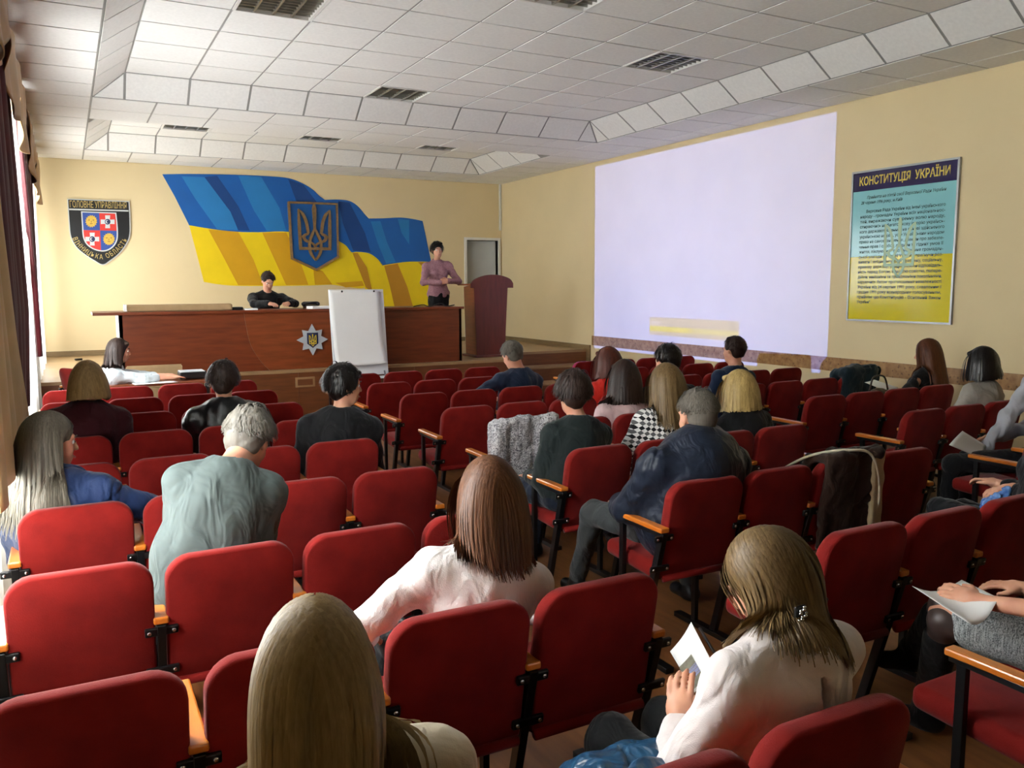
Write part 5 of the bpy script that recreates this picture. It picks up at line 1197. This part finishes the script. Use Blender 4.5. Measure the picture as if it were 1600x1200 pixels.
P_('long', label='woman with long ash hair in a blue padded coat, face turned right', head=hd, neck=hd + [-.01, -.03, -.165], hip=(-.03, 4.0, .54), face=(-72, 8, 0), yaw=-20, h=.009, hc=.010, seed=15, bulk=1.12, facial=True, sw=.175, rh=(.30, 4.28, .68), rhp=(1, -.4, -.5),
   hair=('ash', 'long'), long=dict(n=1400, len=.42, r=.0026, part=.0, back=.10, clump=.14, clumps=16, tipl=.25, tuck=.015), top=dict(mat=C_['bluepuff'], name='padded_coat', boxy=1, thick=.022, wa=.006, collar=.03, wf=(20, 45, 80)), bottom=C_['darktr'])
hd = ht(1090, 608, 3.10)
P_('navy', label='stout man with cropped hair in a navy padded jacket', male=True, head=hd, neck=hd + [-.01, -.04, -.15], hip=(2.62, 3.13, .55), face=(-4, 10, 0), yaw=2, h=.010, hc=.009, seed=16, s=1.03, bulk=1.42, sw=.245, lh=(2.48, 3.46, .62), lhp=(-.9, -.7, -.7), rh=(2.80, 3.46, .62), rhp=(.9, -.7, -.7), knees=[(2.42, 3.62, .55), (2.86, 3.60, .54)], feet=[(2.47, 3.86, .10), (2.98, 3.50, .10)],
   hair=('salt', 'crop'), hn=1500, hr=.0016, hh=.005, top=dict(mat=C_['navypuff'], name='padded_jacket', boxy=1, thick=.024, wa=.006, collar=.035, collw=1.2, wf=(19, 40, 75)), bottom=C_['greytr'], hl=.010)
hd = ht(895, 578, 4.02)
P_('green', label='woman with tousled dark hair in a dark blazer at the aisle', head=hd, neck=hd + [.02, -.04, -.16], hip=(2.52, 4.02, .54), face=(-14, 12, 4), yaw=0, h=.011, hc=.010, seed=17, bulk=1.08, sw=.160, lh=(2.42, 4.32, .60), lhp=(-.35, -.6, -.8), knees=[(2.36, 4.44, .52), (2.58, 4.46, .52)], feet=[(2.38, 4.56, .10), (2.60, 4.58, .10)],
   hair=('dbrown', 'pixie'), hn=1200, hr=.0026, top=dict(mat=C_['darkgreen'], name='blazer', wa=.0028, boxy=.8), bottom=C_['navytr'], hl=.011)
hd = ht(1040, 567, 4.03)
P_('check', label='woman with straight light-brown hair in a checked top', head=hd, neck=hd + [.0, -.03, -.165], hip=(3.10, 4.02, .53), face=(0, 8, 0), h=.012, hc=.010, seed=18, hair=('lbrown', 'long'), long=dict(n=700, len=.30, r=.0040, part=.0, back=.14, clump=.04, clumps=60), top=dict(mat=C_['check'], name='checked_top', wa=.003), bottom=C_['darktr'])
hd = ht(975, 561, 4.90)
P_('pink', label='woman with a dark brown bob in a pale pink jumper', head=hd, neck=hd + [.01, -.03, -.165], hip=(3.52, 4.90, .53), face=(-6, 6, 0), hair=('dbrown', 'bobl'), seed=19, top=dict(mat=C_['pink'], name='jumper'), bottom=C_['darktr'], sw=.175, bulk=1.08)
hd = ht(950, 541, 5.78)
P_('red', label='woman with auburn hair in a bright red top', head=hd, neck=hd + [0, -.03, -.165], hip=(3.95, 5.77, .54), face=(4, 10, 0), hair=('auburn', 'bob'), seed=20, top=dict(mat=C_['redtop'], name='jumper'), bottom=C_['darktr'])
hd = ht(1043, 537, 4.90)
P_('blackman', label='black-haired man in a black t-shirt', male=True, head=hd, neck=hd + [0, -.03, -.165], hip=(3.92, 4.90, .56), face=(2, 12, 0), hair=('black', 'short'), seed=21, sleeve=.5, top=dict(mat=C_['blacktee'], name='t_shirt'), bottom=C_['darktr'], sw=.205, bulk=1.1)
hd = ht(1147, 525, 5.78)
P_('lad', label='young man with short dark hair in a dark blue jumper', male=True, head=hd, neck=hd + [0, -.03, -.165], hip=(5.36, 5.77, .55), face=(14, 4, 0), hair=('dbrown', 'short'), seed=22, top=dict(mat=C_['blueshirt'], name='jumper', collar=.02), bottom=C_['darktr'])
hd = ht(1155, 577, 4.02)
P_('blondebob', label='woman with a fair blonde bob in a black top', head=hd, neck=hd + [.01, -.03, -.16], hip=(3.84, 4.02, .53), face=(0, 8, 0), hair=('fair', 'bob'), hn=800, hr=.0036, seed=23, top=dict(mat=C_['black'], name='top'), bottom=C_['darktr'], sw=.18, bulk=1.15)
hd = ht(537, 568, 4.92)
P_('blackhair', label='woman with short black hair in a black shirt, face turned right', head=hd, neck=hd + [-.03, -.03, -.165], hip=(1.40, 4.90, .54), face=(-84, 6, 0), yaw=-14, facial=True, h=.009, hair=('black', 'pixie'), tuck=.03, hn=1200, hr=.0026, seed=24, hc=.010, top=dict(mat=C_['black'], name='shirt', wa=.004, collar=.02), bottom=C_['darktr'], bulk=1.12, sw=.185)
hd = ht(347, 563, 5.78)
P_('leather', label='dark-haired person in a shiny black leather jacket', head=hd, neck=hd + [.0, -.03, -.155], hip=(.91, 5.78, .54), face=(-6, 12, 0), hair=('dbrown', 'pixie'), seed=25, top=dict(mat=C_['leather'], name='leather_jacket', thick=.016, wa=.005, collar=.045, collw=1.15), bottom=C_['darktr'], sw=.19, bulk=1.12)
hd = ht(135, 563, 5.78)
P_('bob', label='woman with a sandy bob in a burgundy coat', head=hd, neck=hd + [-.01, -.03, -.155], hip=(.05, 5.78, .54), face=(0, 10, 0), hair=('sand', 'bob'), low=-.088, seed=26, top=dict(mat=C_['burgundy'], name='coat', boxy=1, thick=.016, collar=.05, collw=1.2), bottom=C_['darktr'], sw=.185, bulk=1.15)
hd = ht(800, 532, 6.66)
P_('suit', label='grey-haired man in a navy suit writing notes', male=True, head=hd, neck=hd + [.07, -.03, -.155], hip=(3.58, 6.66, .55), face=(16, 22, -6), yaw=8, hair=('salt', 'short'), seed=27, lh=(3.28, 6.85, .76), lhp=(-1, -.6, -.3), h=.010, top=dict(mat=C_['navysuit'], name='suit_jacket', collar=.02, boxy=1), bottom=C_['darktr'], bulk=1.12, sw=.205)
hd = ht(1450, 529, 4.92)
P_('redhair', label='woman with long red-brown hair in a black cold-shoulder top', head=hd, neck=hd + [.03, -.03, -.165], hip=(6.82, 4.92, .53), face=(38, 12, 0), yaw=12, seed=28, lh=(6.40, 5.05, .76), lhp=(-.6, -.6, -.5), sleeve=.5, hair=('redbrown', 'long'), long=dict(n=550, len=.40, r=.0048, part=0, back=.16, clump=.05, clumps=40), top=dict(mat=C_['black'], name='top', holes=[(at(1433, 598, 'y', 4.84), (.035, .06, .05))]), bottom=C_['darktr'])
hd = ht(1535, 541, 4.04)
P_('knit', label='woman with a black bob in a grey knitted jumper by the wall', head=hd, neck=hd + [.03, -.03, -.165], hip=(6.30, 4.03, .53), face=(8, 8, 0), hair=('black', 'bob'), bobcut=.15, seed=29, top=dict(mat=C_['knit'], name='jumper'), bottom=C_['darktr'])
# --- cut by the right edge
P_('shirt', label='man in a light grey shirt leaning forward at the right edge', male=True, head=(6.25, 3.50, 1.12), neck=(6.12, 3.40, 1.02), hip=(5.82, 3.12, .55), face=(10, 30, 0), yaw=14, h=.0065, hc=.009, seed=30, bulk=1.1, sw=.20, lh=(5.62, 3.50, .62), lhp=(-1, -.4, -.1), rh=(5.66, 3.60, .62), curl=.5, knees=[(5.28, 3.52, .53), (5.55, 3.58, .53)], feet=[(5.30, 3.55, .10), (5.58, 3.6, .10)], hair=('dbrown', 'short'), top=dict(mat=C_['shirt'], name='shirt', wa=.006, collar=.015), bottom=C_['darktr'])
P_('sleeve', label='seated person in black holding a blue bag, cut by the right edge', head=(4.14, 2.20, 1.18), neck=(4.12, 2.18, 1.02), hip=(4.02, 2.24, .54), face=(0, 15, 0), h=.006, hc=.010, seed=31, lh=(4.13, 2.42, .735), lhd=(-.8, .55, -.15), lhn=(.1, -.1, 1), rh=(4.28, 2.58, .70), curl=.55, lhp=(-.2, -.8, -.5), sleeve=.9, hair=('dbrown', 'pixie'), top=dict(mat=C_['black'], name='jacket', thick=.014), bottom=C_['darktr'])
P_('tweed', label='woman in a grey tweed dress and black boots at the lower right edge', head=(2.98, 1.33, 1.17), neck=(2.97, 1.30, 1.02), hip=(2.92, 1.38, .52), face=(0, 20, 0), yaw=10, h=.0065, hc=.008, seed=32, lh=(2.63, 1.62, .70), lhd=(-.2, .9, .1), lhn=(-.5, 0, .9), lhp=(-.4, -.9, -.2), sleeve=.52, curl=.4, skirt='short', stock=C_['tights'], boot=True, knees=[at(1478, 948, 'y', 1.84), (2.74, 1.82, .54)], feet=[at(1428, 1015, 'y', 2.05), (2.90, 1.98, .10)], footd=[(-.6, .5, 0), (-.3, .9, 0)],
   shoe=fabric('black_suede', '0f0e10', .85), bname='dress_skirt', hair=('dbrown', 'bob'), top=dict(mat=C_['tweed'], name='dress', wa=.003), bottom=C_['tweed'], hl=.009)
# --- stage and front table
hd = ht(185, 528, 9.62)
P_('lwoman', label='woman in a pale grey blouse at the small front table, in profile', head=hd, neck=hd + [-.05, .0, -.16], hip=(.32, 9.62, .52), face=(-88, 8, 0), yaw=-90, facial=True, h=.009, seed=33, lh=(.98, 9.66, .80), rh=(1.02, 9.50, .80), lhn=(0, 0, 1), rhn=(0, 0, 1), curl=.2, lhp=(0, .5, -.6), rhp=(0, -.6, -.6), sleeve=.72, hair=('dbrown', 'bobl'), tuck=.02, top=dict(mat=C_['palegrey'], name='blouse'), bottom=C_['darktr'], knees=[(.72, 9.70, .50), (.72, 9.52, .50)], feet=[(.74, 9.70, .10), (.74, 9.52, .10)])
hd = ht(418, 424, 12.02)
P_('desk', label='dark-haired man in a black jacket sitting at the desk over his phone', male=True, base=ZS, head=hd, neck=hd + [.0, .06, -.16], hip=(2.52, 12.24, ZS + .50), face=(184, 34, 0), yaw=180, facial=True, h=.0085, seed=34, lh=(2.72, 11.64, DTOP + .07), rh=(2.44, 11.62, DTOP + .07), lhp=(.9, .3, -.2), rhp=(-.9, .3, -.2), lhn=(.3, 0, .9), rhn=(-.3, 0, .9), hair=('dbrown', 'short'), hh=.005, top=dict(mat=C_['black'], name='jacket', boxy=1, collar=.012), bottom=C_['darktr'], sw=.205, bulk=1.08)
hd = ht(683, 377, 12.05)
P_('stand', label='short-haired woman in a mauve blouse and black skirt standing by the lectern', base=ZS, head=hd, neck=hd + [.0, .02, -.165], hip=(hd[0] + .02, 12.08, 1.60), face=(172, 6, 4), yaw=176, facial=True, h=.0085, seed=35, lh=(5.22, 11.84, 1.83), rh=(5.06, 11.82, 1.80), lhp=(1, .2, -.6), rhp=(-1, .2, -.6), lhd=(-.8, -.2, .1), rhd=(.8, -.2, .15), lhn=(0, -.8, .4), rhn=(0, -.8, .4), curl=.6, hair=('black', 'pixie'), hh=.005, top=dict(mat=C_['mauve'], name='blouse', wa=.004), bottom=C_['black'], sw=.175,
   knees=[(hd[0] + .10, 12.04, ZS + .47), (hd[0] - .08, 12.04, ZS + .47)], feet=[(hd[0] + .10, 12.08, ZS + .09), (hd[0] - .08, 12.08, ZS + .09)], skirt='long', bname='skirt', stock=C_['tights'])
# ------------------------------------------------------------------ clothes on chairs, papers, bags
def lump(name, label, cat, build, m, org, h=.009, wr=(7, (24, 45, 80), .008), parts=()):
    r = thing(name, label, cat, org)
    F_ = Field(h); build(F_); field_obj(parts[0] if parts else 'cloth', F_, m, r, np.array(org), wr, 1); return r
def draped(F_, x, y, zlow, half, zt=.885, skew=0.0, thick=.02):
    """cloth over a backrest: rear sheet, rolled top, front flap"""
    for t in np.linspace(-1, 1, 15):
        xx = x + half * t; zl = zlow + skew * t
        F_.cap((xx, y - .02, zt), (xx + .01, y + (.862 - zl) * .19 - .035, zl), thick, thick * .9, .03)
        F_.cap((xx, y - .02, zt), (xx, y + .12, zt - .03), thick, thick, .03); F_.cap((xx, y + .12, zt - .03), (xx, y + .16, zt - .28), thick, thick, .03)
cx, cy = seat_pos(4, 'M', 0)
r = lump('patterned_coat', 'silver-grey patterned coat hung over an aisle chair back', 'coat', lambda F_: (draped(F_, cx, cy, .50, .19, .895, -.03, .022), F_.cap((cx - .21, cy - .03, .86), (cx - .22, cy - .01, .50), .045, .05, .04)), paisley_mat('silver_paisley', 'd6d4d6', '5d5962', 30), (cx, cy, 0), parts=('coat_cloth',))
Fd = Field(.010); [Fd.cap((cx + t, cy + .04, .52), (cx + t + .02, cy + .06, .40), .03, .028, .03) for t in np.linspace(-.12, .2, 6)]; field_obj('dark_lining', Fd, C_['navytr'], r, np.array([cx, cy, 0]), (3, (25, 50), .005))
cx, cy = seat_pos(2, 'M', 2)
r = lump('brown_coat', 'brown coat with a cream lining hung over a chair back', 'coat', lambda F_: draped(F_, cx + .0, cy, .42, .17, .895, .0, .02), fabric('brown_wool', '33221a', .9, .4), (cx, cy, 0), parts=('coat_cloth',))
Fd = Field(.008); [Fd.cap((cx + .13 + t, cy - .045, .90), (cx + .20 + t, cy + .02, .42), .015, .013, .02) for t in (-.02, 0, .025, .05)]; field_obj('cream_lining', Fd, fabric('cream_lining_cloth', 'c8b48e'), r, np.array([cx, cy, 0]), (4, (25, 50), .003))
tube('cream_piping', smooth_pts([(cx - .36 - cx, .30, .70), (-.22, .10, .88), (-.05, -.03, .925), (.10, -.05, .88), (.19, -.03, .66), (.21, .03, .44)], 8), .007, fabric('cream_piping', 'cfc4ac'), r)
cx, cy = seat_pos(5, 'R', 3)
lump('green_coat', 'dark teal coat bundled on a chair back by the wall', 'coat', lambda F_: (draped(F_, cx + .02, cy, .58, .20, .92, .0, .04), F_.ell((cx, cy + .04, .90), (.17, .09, .07), None, .05)), fabric('teal_cloth', '1d3038', .7), (cx, cy, 0), .011, parts=('coat_cloth',))
bg = thing('handbag', 'brown handbag with metal studs beside the red-haired woman', 'handbag', (6.42, 5.02, .50))
Fd = Field(.010); Fd.ell((6.42, 5.02, .66), (.17, .08, .17), None, .03); Fd.cut((0, 0, .50), (0, 0, -1)); field_obj('bag_body', Fd, mat('brown_leather', '4a3626', .4, .1, 20, .2, 90), bg, np.array([6.42, 5.02, .50]), (5, (25, 50), .006))
tube('strap', smooth_pts([(-.12, 0, .30), (-.08, 0, .42), (.06, 0, .42), (.12, 0, .30)], 6), .008, mat('brown_strap', '3a2a1e', .4), bg)
for i in range(5): B().sph((-.14 + .03 * i, -.07, .26 + .01 * (i % 2)), .008, 8).done('stud', M['chrome'], bg, smooth=True)
# blue shiny jacket on the nearest row
ox, oy = seat_pos(0, 'L', 2)
def bj(F_):
    rg = random.Random(5); F_.ell((.94, 1.42, .53), (.21, .15, .15), None, .05)
    for i in range(7):
        a = (.78 + .32 * rg.random(), 1.33 + .2 * rg.random(), .64 - .10 * abs(rg.random() - .3)); F_.cap(a, (a[0] + rg.uniform(-.1, .1), a[1] + rg.uniform(-.08, .08), a[2] - .05), .05, .045, .09)
lump('blue_jacket', 'shiny teal-blue jacket heaped on a chair at the bottom edge', 'jacket', bj, mat('blue_satin', '1e4a6b', .3, .1, 20, .25, 60, fold=.8), (ox, oy, 0), .008, (9, (26, 48, 90), .013), parts=('jacket_cloth',))
# leaflets and papers
def quad_sheet(name, label, pts, m, bend=.01, parts=(), cat='leaflet'):
    """thin bent sheet through four 3-D corners (a b c d in order)"""
    a, b_, c_, d_ = [np.array(p, float) for p in pts]; n_ = nrm(np.cross(b_ - a, d_ - a)); N_ = 8; V = []
    o0 = (a + b_ + c_ + d_) / 4
    f = lambda u, v, k=0: (a * (1 - u) * (1 - v) + b_ * u * (1 - v) + c_ * u * v + d_ * (1 - u) * v) + n_ * (bend * math.sin(math.pi * u) + k) - o0
    def grid(u0, u1, v0, v1, k): 
        V = [f(u0 + (u1 - u0) * i / N_, v0 + (v1 - v0) * j / N_, k) for j in range(N_ + 1) for i in range(N_ + 1)]
        return V, [(j * (N_ + 1) + i, j * (N_ + 1) + i + 1, (j + 1) * (N_ + 1) + i + 1, (j + 1) * (N_ + 1) + i) for j in range(N_) for i in range(N_)]
    r = thing(name, label, cat, o0.tolist())
    V, F_ = grid(0, 1, 0, 1, 0); o = link('sheet', mesh_from('sheet', V, F_, m, True), r); s_ = o.modifiers.new('t', 'SOLIDIFY'); s_.thickness = .0012; s_.offset = 0
    for (nm, u0, u1, v0, v1, mm) in parts:
        for sg in (1, -1):
            V, F_ = grid(u0, u1, v0, v1, .0016 * sg); link(nm, mesh_from(nm, V, F_, mm, True), r)
    return r
dp = mat('print_olive', '6f6a54', .6, .2, 60); pp = mat('print_violet', '6d6d96', .5, .03)
quad_sheet('leaflet', 'white leaflet with a violet printed band held by the woman in the keyhole blouse', [at(1047, 1018, 'y', 1.80), at(1080, 972, 'y', 1.76), at(1118, 1045, 'y', 1.62), at(1085, 1082, 'y', 1.66)], M['paper'], .006,
           [('printed_photo', .0, .5, .40, .95, dp), ('violet_band', .0, .5, .58, .78, pp)])
quad_sheet('leaflet', 'curved white sheet on the lap of the woman in tweed', [(2.52, 1.80, .715), (2.70, 1.74, .725), (2.62, 1.56, .735), (2.42, 1.52, .70)], M['paper'], .03)
quad_sheet('paper_sheet', 'written white sheet held by the man in the grey shirt', [(5.16, 3.47, .68), (5.34, 3.50, .755), (5.59, 3.48, .63), (5.46, 3.42, .56)], M['paper'], .004, cat='paper')
quad_sheet('paper_sheet', 'white sheet held by the woman with long red-brown hair', [(6.40, 5.16, .86), (6.58, 5.20, .87), (6.74, 5.06, .80), (6.54, 5.02, .78)], M['paper'], .004, cat='paper')
quad_sheet('paper_sheet', 'white sheet on the knees of the woman in the blue coat', [(.10, 4.62, .70), (.24, 4.66, .70), (.24, 4.50, .69), (.14, 4.46, .69)], M['paper'], .002, cat='paper')
quad_sheet('paper_sheet', 'white note sheet in front of the man in the navy suit', [(3.08, 6.95, .74), (3.22, 6.98, .74), (3.24, 6.82, .73), (3.10, 6.80, .73)], M['paper'], .002, cat='paper')
tag(tube('pen', [(3.25, 6.90, .78), (3.33, 6.84, .82)], .006, M['flipwhite']), 'white pen in the hand of the man in the navy suit', 'pen')
tag(tube('pen', [(1.68, 1.92, .69), (1.64, 1.80, .66)], .005, M['black_plastic']), 'black pen held by the woman reading the leaflet', 'pen')
ph = thing('mobile_phone', 'dark mobile phone in the hands of the man at the desk', 'phone', (2.58, 11.58, DTOP + .10))
B().box((-.035, -.005, -.07), (.035, .005, .07), .004, Matrix.Rotation(.7, 4, 'X')).done('phone_body', M['black_plastic'], ph)
# hair clip
R_l = KM['lace'][1]['R']; hl = KM['lace'][1]
cl = thing('hair_clip', 'sparkling silver hair clip in the brown hair of the reading woman', 'hair clip', tuple(at(1252, 958, 'y', 1.285)))
for i in range(9):
    a = i * .7; B().sph((-.012 + .005 * (i % 5), -.006 - .004 * (i % 2), -.014 + .0045 * i * .8), .0045, 8).done('bead', M['chrome'], cl, smooth=True)
B().box((-.016, 0, -.016), (.016, .008, .016), .003).done('clasp', M['black_plastic'], cl)
# blue bag on the lap at the right edge
bo = (4.02, 2.44, .60); bb_ = thing('plastic_bag', 'crumpled blue plastic bag in the lap at the right edge', 'bag', bo)
Fd = Field(.006); Fd.ell((4.02, 2.44, .655), (.075, .06, .055), None, .02); Fd.cap((4.05, 2.44, .69), (4.09, 2.43, .725), .03, .02, .02)
field_obj('bag_film', Fd, mat('blue_film', '2456a8', .15, .3, 25, .5, 60, col2='7fa8dc'), bb_, np.array(bo), (8, (60, 110, 190), .008))
# the table woman's chair with a black jacket, and a spare seat by the window
chair((.12, 9.62, 0), math.radians(-90), 'red chair turned sideways under the woman at the small table', 'chairs at the front table', True)
chair((-.02, 10.35, 0), math.radians(-62), 'single red chair standing turned by the window in front of the stage', 'chairs at the front table', True)
lump('black_jacket', 'black jacket over the chair of the woman at the small table', 'jacket', lambda F_: [F_.cap((.12, 9.62 + t, .88), (.08, 9.62 + t, .60), .03, .03, .03) for t in np.linspace(-.18, .18, 6)], C_['black'], (.12, 9.62, 0), .011, parts=('jacket_cloth',))
